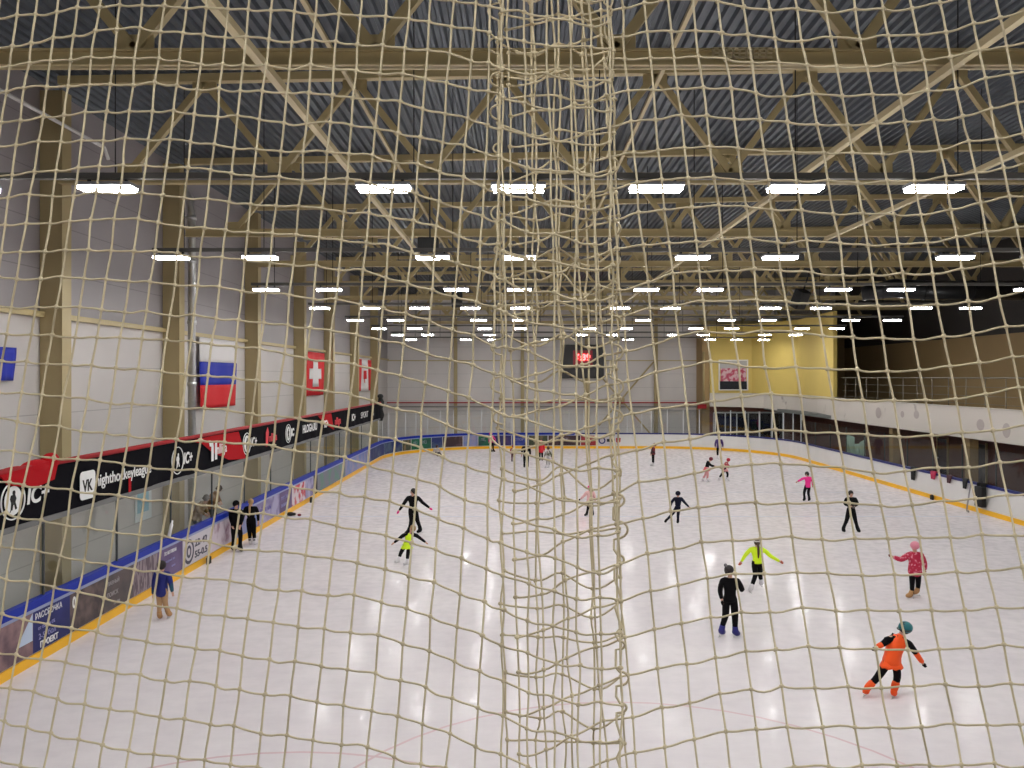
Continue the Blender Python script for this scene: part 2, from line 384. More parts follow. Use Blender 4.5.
# ---------------------------------------------------------------- rink: ice, boards, glass
RXL, RXR, RY0, RY1, RR = -9.3, 18.6, 1.5, 61.5, 8.5
def rink_path(n=14):
    """closed plan path starting on the flag side near the camera, clockwise"""
    pts = [(RXL, RY0+RR)]
    y = RY0+RR
    while y < RY1-RR-1: y += 1.; pts.append((RXL, y))
    pts.append((RXL, RY1-RR))
    for k in range(1, n+1):
        a = PI - k*PI/2/n; pts.append((RXL+RR+RR*math.cos(a), RY1-RR+RR*math.sin(a)))
    x = RXL+RR
    while x < RXR-RR-1: x += 1.; pts.append((x, RY1))
    for k in range(0, n+1):
        a = PI/2 - k*PI/2/n; pts.append((RXR-RR+RR*math.cos(a), RY1-RR+RR*math.sin(a)))
    y = RY1-RR
    while y > RY0+RR+1: y -= 1.; pts.append((RXR, y))
    for k in range(0, n+1):
        a = -k*PI/2/n; pts.append((RXR-RR+RR*math.cos(a), RY0+RR+RR*math.sin(a)))
    for k in range(0, n+1):
        a = -PI/2 - k*PI/2/n; pts.append((RXL+RR+RR*math.cos(a), RY0+RR+RR*math.sin(a)))
    return pts
PATH = rink_path()
# arc-length table
S = [0.]
for a, b in zip(PATH, PATH[1:]): S.append(S[-1] + math.dist(a, b))
def at(s):
    for i in range(len(S)-1):
        if S[i+1] >= s: break
    f = (s-S[i])/(S[i+1]-S[i]+1e-9); a = Vector(PATH[i]); b = Vector(PATH[i+1]); d = (b-a).normalized()
    return a+(b-a)*f, d, Vector((d.y, -d.x))          # point, direction, inward normal
def s_of_px(px, s0=0., s1=None):
    """arc length where the boards cross picture column px (flag side and far side)"""
    s1 = s1 or S[-1]; best = None; s = s0
    while s < s1:
        p, _, _ = at(s)
        if p.y > 2:
            e = abs(CX + p.x*F/p.y - px)
            if best is None or e < best[0]: best = (e, s)
        s += .1
    return best[1]
S_FAR = (RY1-RR)-(RY0+RR)+RR*PI/2+(RXR-RXL-2*RR)   # where the far straight ends
bm = bmesh.new(); vs = [bm.verts.new((x, y, 0)) for x, y in PATH]; bm.faces.new(vs); struct('floor_ice', bm, mat_ice())
# faint painted lines under the ice
pinkl = mat('faded_red_line', (208, 176, 182), .3); bluel = mat('faded_blue_line', (186, 190, 208), .3)
bm = bmesh.new()
for y, w in ((34.0, .06), (31.5, .1), (38.1, .06), (45.5, .05)): bm_box(bm, (RXL+.15, y, .0), (RXR-.15, y+w, .003))
o = struct('floor_line', bm, bluel)
bm = bmesh.new()
def ring(cx, cy, r, w, a0=0, a1=2*PI, n=48):
    for k in range(n):
        a = a0+(a1-a0)*k/n; b = a0+(a1-a0)*(k+1)/n
        v = [bm.verts.new((cx+q*math.cos(t), cy+q*math.sin(t), .004)) for q, t in ((r, a), (r+w, a), (r+w, b), (r, b))]
        bm.faces.new(v)
ring(1.6, 9.0, 4.5, .05); ring(-3.2, 7.2, 4.5, .05); bm_box(bm, (RXL+.15, 5.5, 0), (RXR-.15, 5.56, .004))
struct('floor_line_red', bm, pinkl)

boards = thing('rink_boards', 'white rink boards around the ice with yellow kick plate, blue rail and glass', 'rink boards')
pl = [Vector(p) for p in PATH] + [Vector(PATH[0])]
def off(pts, d):
    out = []; n = len(pts)
    for i in range(n):
        a = pts[i-1] if i else pts[-2]; b = pts[i+1] if i < n-1 else pts[1]
        t_ = (b-a).normalized(); out.append(pts[i] + Vector((t_.y, -t_.x))*d)
    return out
def loop_strip(bm, d, th, z0, z1): bm_strip(bm, off(pl, d), th, z0, z1)
bm = bmesh.new(); loop_strip(bm, -.06, .08, 0, 1.08); obj('board_wall', bm, white, boards)
bm = bmesh.new(); loop_strip(bm, -.01, .05, 0.0, .19); obj('kick_plate', bm, yellow, boards)
nL = len([p for p in PATH if p[0] < 4.6 and p[1] > 10])
bm = bmesh.new(); bm_strip(bm, off(pl, -.07)[:nL+1], .17, 1.06, 1.22); obj('cap_rail', bm, blue, boards, bevel=.015)
bm = bmesh.new(); bm_strip(bm, off(pl, -.07)[nL:], .15, 1.1, 1.2); obj('cap_rail', bm, navy, boards, bevel=.015)
bm = bmesh.new(); bm_strip(bm, off(pl, -.005)[:nL+1], .02, 1.0, 1.06); obj('label_strip', bm, mat('pale_blue_strip', (150,160,196), .4), boards)

# glass panes and posts
def glass_run(s0, s1, step, z1, gm, pm, pr):
    s = s0
    while s < s1-.1:
        e = min(s+step, s1); n = 3
        pts = []
        for k in range(n+1):
            p, d, nn = at(s+.02+(e-s-.04)*k/n); pts.append(p - nn*.08)
        bm = bmesh.new(); bm_strip(bm, pts, .012, 1.2, z1); obj('glass_pane', bm, gm, boards)
        p, d, nn = at(s); p = p - nn*.08
        bm = bmesh.new(); bm_box(bm, (p.x-pr, p.y-pr, 1.2), (p.x+pr, p.y+pr, z1+.02)); obj('post', bm, pm, boards)
        s = e
sA = 43.0
gpost = mat('grey_post', (84, 88, 88), .4, .5); wpost = mat('pale_post', (214, 214, 216), .4)
glass_run(0, sA, 2.87, 2.76, glass, gpost, .02)
glass_run(sA, S_FAR, 1.12, 3.0, glassF, wpost, .03)
glass_run(S_FAR, S_FAR+RR*PI/2, 1.2, 3.0, glassR, wpost, .03)
glass_run(S_FAR+RR*PI/2, S_FAR+RR*PI/2+38, 2.4, 2.62, glassR, gpost, .02)

# adverts
def ad(s0, s1, m, z0=.22, z1=1.0, label=None, name='advert_panel'):
    n = max(2, int((s1-s0)/.6)); pts = []
    for k in range(n+1):
        p, d, nn = at(s0+(s1-s0)*k/n); pts.append(p + nn*.012)
    bm = bmesh.new(); bm_strip(bm, pts, .012, z0, z1); o = obj(name, bm, m, boards)
    if label: o['label'] = label
    return o
def on_board(s, z):
    p, d, nn = at(s); p = p + nn*.022
    return (p.x, p.y, z), (PI/2, 0, math.atan2(d.y, d.x))
def bt(s, z, body, size, m, parent, sx=1., bold=0): 
    loc, rot = on_board(s, z); return text('lettering', body, loc, rot, size, m, parent, .003, sx=sx, bold=bold)
def SL(px): return 9.3*F/(CX-px) - (RY0+RR)     # arc length on the flag side
m_rock = mat_mix('advert_rock_photo', (96, 74, 84), (146, 116, 118), 2.2, .4, .62)
m_blu  = mat_mix('advert_navy', (24, 30, 96), (40, 48, 120), 1., .4, .6)
m_brn  = mat_mix('advert_brown_photo', (66, 56, 58), (110, 92, 90), 3., .4, .65)
m_brn2 = mat_mix('advert_grey_brown', (78, 72, 74), (96, 84, 84), 2., .4, .6)
m_twig = mat_mix('advert_twig_photo', (98, 82, 92), (150, 134, 140), 5., .45, .6, tex='WAVE', stretch=(1,3,.6))
m_pur  = mat_mix('advert_purple', (92, 74, 116), (112, 94, 134), 1.2, .4, .6)
m_wh   = mat('advert_white', (206, 200, 206), .5)
m_pink = mat_mix('advert_pale_photo', (206, 192, 202), (140, 100, 122), 1.6, .55, .7)
m_lil  = mat_mix('advert_lilac', (170, 164, 196), (128, 118, 158), 1.5, .45, .6)
m_redw = mat_mix('advert_red_white', (196, 70, 86), (214, 204, 210), 2.5, .45, .55)
m_tea  = mat_mix('advert_grey_teal', (120, 120, 134), (100, 136, 124), 1.4, .45, .6)
m_sky  = mat_mix('advert_sky', (116, 134, 186), (160, 150, 176), 1.3, .4, .65)
m_dkb  = mat_mix('advert_dark_blue', (34, 48, 104), (76, 96, 120), 1.6, .5, .65)
m_grn  = mat_mix('advert_green', (22, 100, 70), (28, 74, 66), 1.4, .5, .65)
m_drk  = mat_mix('advert_dark_brown', (58, 38, 44), (98, 72, 72), 2.2, .5, .65)
m_dpur = mat_mix('advert_dark_purple', (46, 42, 100), (90, 60, 100), 1.6, .5, .65)
m_rbl  = mat_mix('advert_royal_blue', (34, 50, 138), (70, 84, 160), 1.3, .5, .65)
m_olv  = mat_mix('advert_olive', (60, 70, 52), (130, 110, 80), 2.2, .5, .65)
m_red  = mat_mix('advert_red', (150, 32, 44), (170, 60, 66), 1.5, .5, .65)
a = ad(0.3, SL(32), m_rock)
bm = bmesh.new(); bm_prism(bm, [(0,0),(.5,0),(.5,.52)], 0, .004); o = obj('mountain_peak', bm, mat('peak_white', (190,204,226)), a)
p, rot = on_board(SL(32)-.52, .48); o.location = p; o.rotation_euler = rot
a = ad(SL(32), SL(69), m_blu, label='navy advert panel with white Cyrillic lettering')
bt(SL(34), .84, 'РАССРОЧКА', .165, whitep, a, .88); bt(SL(37), .62, 'от банка 0%', .10, mat('lilac_print', (150,150,200)), a)
bt(SL(37.5), .43, '2-5  бол', .16, mat('lilac_print', (0,0,0)), a); bt(SL(39), .27, 'ПРОЕКТ', .15, whitep, a, bold=.006)
a = ad(SL(69), SL(103), m_brn); bt(SL(71.5), .70, '0', .32, whitep, a, .8, bold=.01)
a = ad(SL(103), SL(132), m_brn2); bt(SL(105), .78, 'ГЛАВНЫЙ', .12, mat('grey_print', (170,164,166)), a); bt(SL(106), .52, 'ПОИСК', .14, mat('grey_print', (0,0,0)), a); bt(SL(113), .3, 'льда', .12, mat('grey_print', (0,0,0)), a)
ad(SL(132), SL(157), m_twig)
a = ad(SL(157), SL(182), m_pur, label='purple advert panel with white lettering'); bt(SL(163.5), .82, 'ПО МОТИВАМ', .13, whitep, a, .8); bt(SL(165), .62, 'ледовый зал', .09, mat('lilac_print', (0,0,0)), a); bt(SL(171), .44, 'каток', .08, mat('lilac_print', (0,0,0)), a)
a = ad(SL(182), SL(211), m_wh, label='white advert panel with a ring emblem')
bm = bmesh.new(); bm_tube(bm, [(.3*math.cos(k*PI/12), .3*math.sin(k*PI/12), 0) for k in range(25)], .045, 6); bm_tube(bm, [(.12*math.cos(k*PI/8), .14*math.sin(k*PI/8), 0) for k in range(17)], .04, 6)
greyp = mat('dark_grey_print', (70,66,84)); o = obj('ring_emblem', bm, greyp, a); o.location, o.rotation_euler = on_board(SL(188.3), .6)
o.scale = (1, 1, .08)
bt(SL(194), .66, '22-42', .26, greyp, a, 1.5, bold=.008); bt(SL(194), .34, '55-0.5', .26, greyp, a, 1.4, bold=.008)
ad(SL(211), SL(231), m_pink); ad(SL(231), SL(256), m_sky); a = ad(SL(256), SL(279), m_lil); bt(SL(259), .6, 'лёд и мы', .3, mat('violet_print', (92,80,150)), a)
a = ad(SL(279), SL(291.5), m_pur); bt(SL(280.5), .7, 'телефон', .22, mat('lilac_print', (0,0,0)), a); bt(SL(280.5), .42, 'звоните', .22, mat('lilac_print', (0,0,0)), a)
ad(SL(291.5), SL(305), m_redw); ad(SL(305), SL(313), m_lil); ad(SL(313.5), SL(317), black, 0.2, 1.06, name='gate_gap'); ad(SL(317), SL(345), m_tea); ad(SL(345), SL(370), m_sky)
seq = [(370, 384, m_dkb), (384, 402, m_dkb), (402, 411, m_olv), (411, 420, m_grn), (420, 431, m_grn), (431, 442, m_dkb), (442, 463, m_drk), (463, 478, m_sky), (478, 492, m_grn), (492, 512, m_dpur), (512, 528, m_rbl), (528, 548, m_olv), (548, 580, m_drk), (581, 596, m_red), (597, 620, m_wh)]
for x0, x1, m in seq:
    s0 = s_of_px(x0, 30, S_FAR); s1 = s_of_px(x1, 30, S_FAR)
    a = ad(s0+.03, s1-.03, m, .24, 1.0)
    if m is m_wh:
        for k, (dx, mm) in enumerate(((.35, navy), (.85, dark), (1.2, dark), (1.6, red))):
            bm = bmesh.new()
            if k == 0: bm_tube(bm, [(.22*math.cos(j*PI/10), .22*math.sin(j*PI/10), 0) for j in range(21)], .05, 6)
            elif k == 3: bm_prism(bm, [(-.18,.2),(.18,.2),(.16,-.1),(0,-.24),(-.16,-.1)], -.004, .004)
            else: bm_prism(bm, [(-.13,-.1),(.13,-.1),(.13,.12),(-.13,.12)], -.004, .004)
            o = obj('emblem', bm, mm, a); o.location, o.rotation_euler = on_board(s0+dx, .62)
    elif m in (m_rbl, m_drk, m_grn, m_dpur):
        bt(s0+.2, .62, {'advert_royal_blue':'СПОРТ', 'advert_dark_brown':'КАФЕ БАР', 'advert_green':'ЛЁД', 'advert_dark_purple':'ШКОЛА'}[m.name.split('.')[0]], .26, mat('pale_print', (160,160,180)), a)
# small black blocks at the foot of the boards
for px, lab in ((935, 'small black block on the kick plate of the balcony side boards'), (308, 'small black block on the kick plate before the red and white advert'), (204, 'small dark block on the kick plate below the ring emblem advert')):
    if px > 520: p = Vector((RXR-.04, RXR*F/(px-CX)))
    else: p = Vector((RXL+.04, 9.3*F/(CX-px)))
    bm = bmesh.new(); bm_box(bm, (-.04, -.11, 0), (.04, .11, .2)); bm_box(bm, (-.045, -.05, .04), (.045, .05, .23)); o = obj('rubber_block', bm, black, None, bevel=.01); o.location = (p.x+(.1 if px < 520 else -.1), p.y, .0); tag(o, lab, 'block')

# ---------------------------------------------------------------- banner along the flag wall
bn = thing('fabric_banner', 'long black banner with white logos hung above the glass', 'banner', (RXL+.03, 0, 0))
bm = bmesh.new(); rows = []
y = 8.
while y <= 53.01:
    w = .02*math.sin(y*2.3)+.012*math.sin(y*5.1)
    rows.append([bm.verts.new((w*f, y, z)) for f, z in ((0, 3.76), (.4, 3.45), (1, 3.1), (.7, 2.76))]); y += .25
for a_, b_ in zip(rows, rows[1:]):
    for k in range(3): bm.faces.new((a_[k], a_[k+1], b_[k+1], b_[k]))
bcl = obj('cloth', bm, mat('black_banner_cloth', (15, 14, 21), .85, spec=.08, noise=.2, nscale=.3), bn)
so = bcl.modifiers.new('thick', 'SOLIDIFY'); so.thickness = .012
bm = bmesh.new(); bm_tube(bm, [(.02, 8, 3.8), (.02, 53, 3.8)], .055, 8); obj('red_tube', bm, redrope, bn, True)
bm = bmesh.new(); bm_strip(bm, [(0, 8), (0, 53)], .03, 2.66, 2.77); obj('glass_edge_strip', bm, mat('grey_glass_reflection', (112, 112, 112), .5), bn)  # grey strip standing in for the reflection along the glass top edge
def YL(px): return 9.21*F/(CX-px)
def btx(px, z, body, size, sx=1., m=whitep, sh=0, bold=0): return text('lettering', body, (.05, YL(px), z), ROT_L, size, m, bn, .004, shear=sh, sx=sx, bold=bold)
def emblem(px, r, full=True):
    y = YL(px)
    def el(rx, rz, dx=0): return [(rx*math.cos(k*PI/16), rz*math.sin(k*PI/16)) for k in range(32)]
    g = bmesh.new(); bm_tube(g, [(r*math.cos(k*PI/16), r*math.sin(k*PI/16), 0) for k in range(33)], .014, 5)
    if full: bm_prism(g, el(r*.74, r*.78), -.003, .003)
    e = obj('round_emblem', g, whitep, bn); e.location = (.055, y, 3.25); e.rotation_euler = ROT_L
    # the dark figure of a hockey player bent over a stick
    g = bmesh.new()
    bm_ball(g, (.02*r, .42*r, .01), (.13*r, .14*r, .008))
    bm_prism(g, [(-.22*r,.3*r),(.12*r,.34*r),(.24*r,.1*r),(.14*r,-.12*r),(-.2*r,-.1*r),(-.3*r,.1*r)], .004, .009)
    bm_prism(g, [(-.2*r,-.1*r),(.0,-.12*r),(-.1*r,-.5*r),(-.24*r,-.5*r)], .004, .009)
    bm_prism(g, [(.0,-.1*r),(.16*r,-.1*r),(.3*r,-.45*r),(.16*r,-.5*r)], .004, .009)
    bm_bar(g, (.2*r, .1*r, .008), (-.32*r, -.6*r, .008), .05*r, .004, Vector((0,0,1)))
    q = obj('player_figure', g, black if full else whitep, e)
    return e
emblem(13.5, .34); btx(27, 3.12, 'IC+', .44, 1.05, bold=.012, sh=.15)
# rounded white square with dark VK
g = bmesh.new(); q = []
for cx, cy, a0 in ((.2,.2,0), (-.2,.2,PI/2), (-.2,-.2,PI), (.2,-.2,1.5*PI)):
    for k in range(5): q.append((cx+.1*math.cos(a0+k*PI/8), cy+.1*math.sin(a0+k*PI/8)))
bm_prism(g, q, -.004, .004); e = obj('square_logo', g, whitep, bn); e.location = (.055, YL(88), 3.2); e.rotation_euler = ROT_L
text('letter', 'VK', (-.2, -.12, .006), (0,0,0), .34, black, e, .003, sx=.85, bold=.01)
btx(96, 3.12, 'nighthockeyleague', .36, .985, bold=.004)
g = bmesh.new(); bm_prism(g, [(0, 0), (.12, 0), (.12, .35), (0, .35)], 0, .004); e = obj('red_mark', g, red, bn); e.location = (.05, YL(129), 2.78); e.rotation_euler = ROT_L
emblem(178, .36, False); btx(184, 3.12, 'IC+', .42, .9, bold=.012, sh=.15)
g = bmesh.new(); bm_prism(g, [(0, .95), (1.8, .98), (3.9, .95), (4.6, .0), (4.2, .02), (3.0, .12), (1.6, .5), (.9, .8)], 0, .004); e = obj('red_wedge', g, red, bn); e.location = (.045, YL(190), 2.76); e.rotation_euler = ROT_L
g = bmesh.new(); bm_prism(g, [(0,0),(.18,0),(.18,.42),(.12,.6),(-.2,.64),(-.12,.46),(0,.44)], 0, .004); bm_prism(g, [(.28,.02),(.46,.02),(.44,.6),(.28,.5)], 0, .004)
e = obj('figure_logo', g, whitep, bn); e.location = (.055, YL(211.5), 2.98); e.rotation_euler = ROT_L
btx(217, 3.16, 'nlliga', .42, 1.0, bold=.006)
emblem(247, .36); btx(251.5, 3.12, 'IC+', .42, .9, bold=.012, sh=.15)
for px in (266,): 
    g = bmesh.new(); bm_prism(g, [(0,0),(.22,0),(.34,.5),(.2,.7),(0,.5)], 0, .004); e = obj('figure_logo', g, mat('red_print', (220,60,70)), bn); e.location = (.055, YL(px), 2.98); e.rotation_euler = ROT_L
btx(269.5, 3.12, 'nlliga', .42, 1.1, mat('red_print', (0,0,0)), bold=.006)
emblem(288.5, .36, True); btx(291.5, 3.12, 'IC', .42, 1., bold=.02)
btx(303, 3.12, 'HLOGA.RU', .46, 1.05, bold=.012)
g = bmesh.new(); bm_prism(g, [(0, .95), (2.6, .95), (3.2, .1), (1.5, .45)], 0, .004); e = obj('red_wedge', g, red, bn); e.location = (.045, YL(318), 2.78); e.rotation_euler = ROT_L
btx(324.5, 3.12, 'IC+', .46, 1.1, bold=.02); btx(335, 3.12, 'nlliga', .5, 1.3, mat('red_print', (0,0,0)), bold=.01); btx(352, 3.1, 'IC+', .5, 1.3, bold=.02); btx(361, 3.1, 'SPORT', .5, 1.5); btx(372, 3.1, 'IC', .5, 1.3, bold=.02)
# red cloth bundle over the banner edge
g = bmesh.new()
bm_ball(g, (0, 0, 0), (.13, .5, .16), 12, 8); bm_ball(g, (.02, .45, .08), (.12, .28, .17), 10, 8); bm_ball(g, (0, -.7, -.02), (.08, .5, .12), 10, 8)
o = obj('red_cloth', g, red, None, True); o.location = (RXL-.0, 15.35, 3.76); tag(o, 'crumpled red cloth draped over the top edge of the banner', 'cloth')
g = bmesh.new(); bm_prism(g, [(-.9, .0), (.9, .12), (.75, -.28), (.1, -.36), (-.7, -.2)], -.01, .01); o2 = obj('hanging_flap', g, red, o); o2.rotation_euler = ROT_L; o2.location = (.1, -.3, .0)
# black bundle at the end of the banner
g = bmesh.new(); bm_tube(g, [(0, 0, 0), (.04, 0, .35), (-.03, 0, .8), (.05, 0, 1.25), (0, 0, 1.55)], [.16, .24, .2, .22, .12], 10); bm_ball(g, (.02, -.02, 1.62), (.2, .2, .16))
o = obj('black_bundle', g, black, None, True); o.location = (RXL+.0, 53.2, 2.6); tag(o, 'black rolled up fabric hanging at the far end of the banner', 'bundle')

# ---------------------------------------------------------------- flags on the long wall
def flag_pts(y0, y1, ztop, zbot, nu=16, nv=10, wav=.05):
    """grid function for slightly rippled cloth against the wall"""
    def f(u, v): return (wav*math.sin(u*9+v*2)*(.3+v) + wav*.5*math.sin(u*21), y0+(y1-y0)*u, ztop+(zbot-ztop)*v + .04*math.sin(u*PI)*(-1 if v < .5 else 1)*0)
    return f
def flag(name_label, y0, y1, ztop, zbot, cell):
    t = thing('flag', name_label, 'flag', (XL+.14, 0, 0))
    f = flag_pts(y0, y1, ztop, zbot)
    def patch(nm, u0, u1, v0, v1, m, lift=0, nu=12, nv=6):
        g = bmesh.new(); G = [[g.verts.new(Vector(f(u0+(u1-u0)*i/nu, v0+(v1-v0)*j/nv)) + Vector((lift, 0, 0))) for j in range(nv+1)] for i in range(nu+1)]
        for i in range(nu):
            for j in range(nv): g.faces.new((G[i][j], G[i+1][j], G[i+1][j+1], G[i][j+1]))
        o = obj(nm, g, m, t, True); s = o.modifiers.new('thick', 'SOLIDIFY'); s.thickness = .01; return o
    cell(patch)
    return t
fl_w = mat('flag_white', (226, 222, 222), .7); fl_b = mat('flag_blue', (20, 40, 168), .7); fl_r = mat('flag_red', (216, 22, 34), .7)
XW = 11.21
YW = lambda px: XW*F/(CX-px)
flag('plain blue flag hanging on the white wall before the first clear column', YW(-34), YW(15), 6.15, 5.42, lambda p: p('field', 0, 1, 0, 1, fl_b))
def rus(p): p('white_stripe', 0, 1, 0, .34, fl_w); p('blue_stripe', 0, 1, .34, .67, fl_b); p('red_stripe', 0, 1, .67, 1, fl_r)
flag('flag with white, blue and red stripes on the wall beside the silver pipe', YW(199), YW(236.5), 6.9, 4.38, rus)
def swi(p): p('red_field', 0, 1, 0, 1, fl_r); p('white_cross', .38, .62, .2, .8, fl_w, .03); p('white_cross', .2, .8, .38, .62, fl_w, .035)
flag('red flag with a white cross on the wall between two columns', YW(305), YW(324), 6.85, 4.5, swi)
def can(p):
    p('red_band', 0, .27, 0, 1, fl_r); p('white_band', .27, .73, 0, 1, fl_w); p('red_band', .73, 1, 0, 1, fl_r)
    p('maple_leaf', .4, .6, .35, .62, fl_r, .03); p('leaf_stem', .48, .52, .6, .74, fl_r, .03)
flag('red and white flag with a maple leaf, closest to the far corner', YW(358), YW(371), 6.75, 4.5, can)

# notice sheet and things behind the flag side glass
t = thing('wall_notice', 'pale blue and white notice sheet on the wall behind the glass', 'notice', (XL+.02, YW(147), 1.75))
box_obj('board', (0, -.5, -.55), (.03, .5, .55), mat('notice_white', (220, 226, 230)), t)
box_obj('blue_sheet', (.03, -.42, -.3), (.036, .3, .5), mat('notice_blue', (150, 196, 214)), t)
g = bmesh.new(); bm_tube(g, [(0,0,0),(0,0,.2),(0,.06,.24),(0,.1,.3)], [.05,.05,.03,.02], 8)

# ---------------------------------------------------------------- scoreboard
sb = thing('scoreboard', 'black electronic scoreboard with glowing red digits on the far wall', 'scoreboard', (5.35, YF-.5, 6.85))
box_obj('case', (-1.78, -.14, -1.45), (1.78, .14, 1.4), mat('scoreboard_black', (24, 16, 18), .4), sb, bevel=.03)
box_obj('digit_halo_panel', (-.85, -.16, -.4), (.8, -.14, .9), mat('red_digit_halo', (120, 10, 26), .4, emit=.35), sb)  # emissive red panel standing in for the glare around the digits
text('digits', '6:39', (-.62, -.18, .08), ROT_F, .72, mat('red_led', (255, 70, 70), .5, emit=9), sb, .01, bold=.03)
for x, z in ((-1.5, -.45), (1.0, -.45)): box_obj('digit_row', (x, -.16, z), (x+.5, -.14, z+.14), mat('amber_led', (120, 104, 50), .5, emit=.25), sb)
for x in (-1.0, 1.0): box_obj('wall_mount', (x-.05, .14, -.2), (x+.05, .38, .1), dark, sb)

# ---------------------------------------------------------------- yellow tower, balcony and corridor on the other side
tw = [(15.7, 66.2), (19.0, 65.6), (21.1, 60.8), (20.6, 52.6)]
bm = bmesh.new(); bm_prism(bm, tw + [(20.85, 52.6), (21.4, 60.9), (19.2, 66.0), (19.1, 66.25)], 4.18, 9.85); struct('wall_tower', bm, yelw)
box = bmesh.new(); bm_box(box, (15.1, 66.3, 0), (15.7, YF, 9.9)); struct('wall_pier', box, brownw)
t = bpy.data.objects.new('window_1', None); C.objects.link(t); t.location = (17.55, 65.82, 5.6); t['kind'] = 'structure'; t.rotation_euler = (0, 0, -math.atan2(.6, 3.3))
for nm, a_, b_, m_ in (('window_frame', (-1.18, -.1, -1.15), (-1.08, .02, 1.3), white), ('window_frame', (1.08, -.1, -1.15), (1.18, .02, 1.3), white), ('window_frame', (-1.18, -.1, 1.22), (1.18, .02, 1.32), white), ('window_frame', (-1.18, -.1, -1.2), (1.18, .02, -1.12), white),
                     ('roller_blind', (-1.08, -.07, .62), (1.08, -.03, 1.22), mat('blind_grey', (176,172,172))), ('window_pane', (-1.08, -.04, -1.12), (1.08, .01, -.45), winm),
                     ('window_blind', (-1.02, -.06, -.45), (1.02, -.03, .62), mat_mix('pink_pattern', (176, 66, 92), (206, 170, 176), 3.5, .45, .55))):
    box_obj(nm, a_, b_, m_, t)
# balcony parapet
pp = [(20.1, -2), (20.1, 20), (20.1, 40), (20.15, 49.5), (20.3, 52.3), (20.9, 56), (21.05, 59), (20.7, 62), (19.6, 64.2), (18, 65.1), (15.5, 65.3)]
z0s = [2.76, 2.76, 2.76, 2.76, 2.76, 2.72, 2.66, 2.8, 3.0, 3.05, 3.1]
bm = bmesh.new(); bm_strip(bm, pp, .16, z0s, 4.12); struct('wall_parapet', bm, parapet)
bm = bmesh.new(); bm_strip(bm, pp, .24, 4.12, 4.17); struct('trim_3', bm, mat('parapet_cap', (196,190,182), .5))
bm = bmesh.new(); bm_box(bm, (20.2, YB, 2.78), (XR, 66.4, 3.0)); struct('floor_balcony', bm, concrete)
bm = bmesh.new(); bm_box(bm, (23.3, YB, 0), (23.5, 66, 2.78)); struct('wall_corridor', bm, woodb)
bm = bmesh.new(); bm_box(bm, (15.7, 66.25, 0), (23.3, 66.4, 3.2)); struct('wall_corridor_end', bm, woodb)
bm = bmesh.new(); bm_box(bm, (19.3, 66.5, 3.0), (26.98, 66.7, 9.0)); struct('wall_balcony_end', bm, brownw)
# stains left on the parapet by removed signs
for i, (px, z, h, w) in enumerate(((858+57*.166*6-40, 3.45, .5, .22),)): pass
stm = mat('faded_stain', (176, 164, 160), .7)
for k, (px, dz, w, h) in enumerate(((878, 3.5, .35, .62), (902, 3.55, .2, .35), (916, 3.6, .28, .42), (980, 3.42, .3, .5), (1006, 3.3, .28, .62))):
    D = 20.0*F/(px-CX)
    bm = bmesh.new(); bm_ball(bm, (0, 0, 0), (.004, w, h/2), 12, 8); o = obj('faded_mark', bm, stm, bpy.data.objects['wall_parapet']); o.location = (20.018, D, dz)
# railing
rlm = mat('railing_grey', (118, 112, 100), .4, .3)
rl = thing('balcony_railing', 'silver tube railing along the top of the white balcony parapet', 'railing', (20.35, 0, 4.1))
bm = bmesh.new(); bm_tube(bm, [(0, 2, 1.36), (0, 50.5, 1.36)], .028, 8); obj('handrail', bm, rlm, rl, True)
for z in (.95, .55, .2):
    bm = bmesh.new(); bm_tube(bm, [(0, 2, z), (0, 50.5, z)], .012, 6); obj('crossbar', bm, rlm, rl, True)
y = 14
while y < 50.6:
    bm = bmesh.new(); bm_tube(bm, [(0, y, -1.08), (0, y, 1.36)], .02, 6); obj('post', bm, rlm, rl, True); y += 1.5
# balcony contents: seats and a blue bench back
chm = mat('dark_grey_chair', (60, 60, 58), .6)
bl = thing('folding_bench', 'dark blue bench with a padded back on the balcony', 'bench', (23.2, 34.5, 3.0))
box_obj('seat', (-.3, -1.4, .38), (.3, 1.4, .5), mat('blue_vinyl', (32, 44, 88), .5), bl, .04); box_obj('backrest', (.24, -1.4, .55), (.34, 1.4, 1.1), mat('blue_vinyl', (0,0,0)), bl, .03)
for yy in (-1.2, 1.2): box_obj('leg', (-.25, yy-.03, 0), (.25, yy+.03, .38), dark, bl)
cp = None
for i, y in enumerate((38.5, 40.2, 41.9, 43.6, 45.3, 47.0)):
    if cp is None:
        cp = thing('metal_chair', 'x', 'chair', (0,0,0), 'chairs on the balcony')
        box_obj('seat', (-.22, -.22, .43), (.22, .22, .47), chm, cp); box_obj('backrest', (.2, -.22, .55), (.23, .22, .9), chm, cp)
        for sx in (-.2, .2):
            for sy in (-.2, .2): box_obj('leg', (sx-.015, sy-.015, 0), (sx+.015, sy+.015, .43 if sx < 0 else .9), silver, cp)
        o = cp
    else:
        o = cp.copy(); C.objects.link(o)
        for ch in cp.children: c = ch.copy(); c.parent = o; C.objects.link(c)
    o.location = (21.4, y, 3.0); o['label'] = 'grey metal chair behind the balcony railing, %s from the blue bench' % ORD[i]
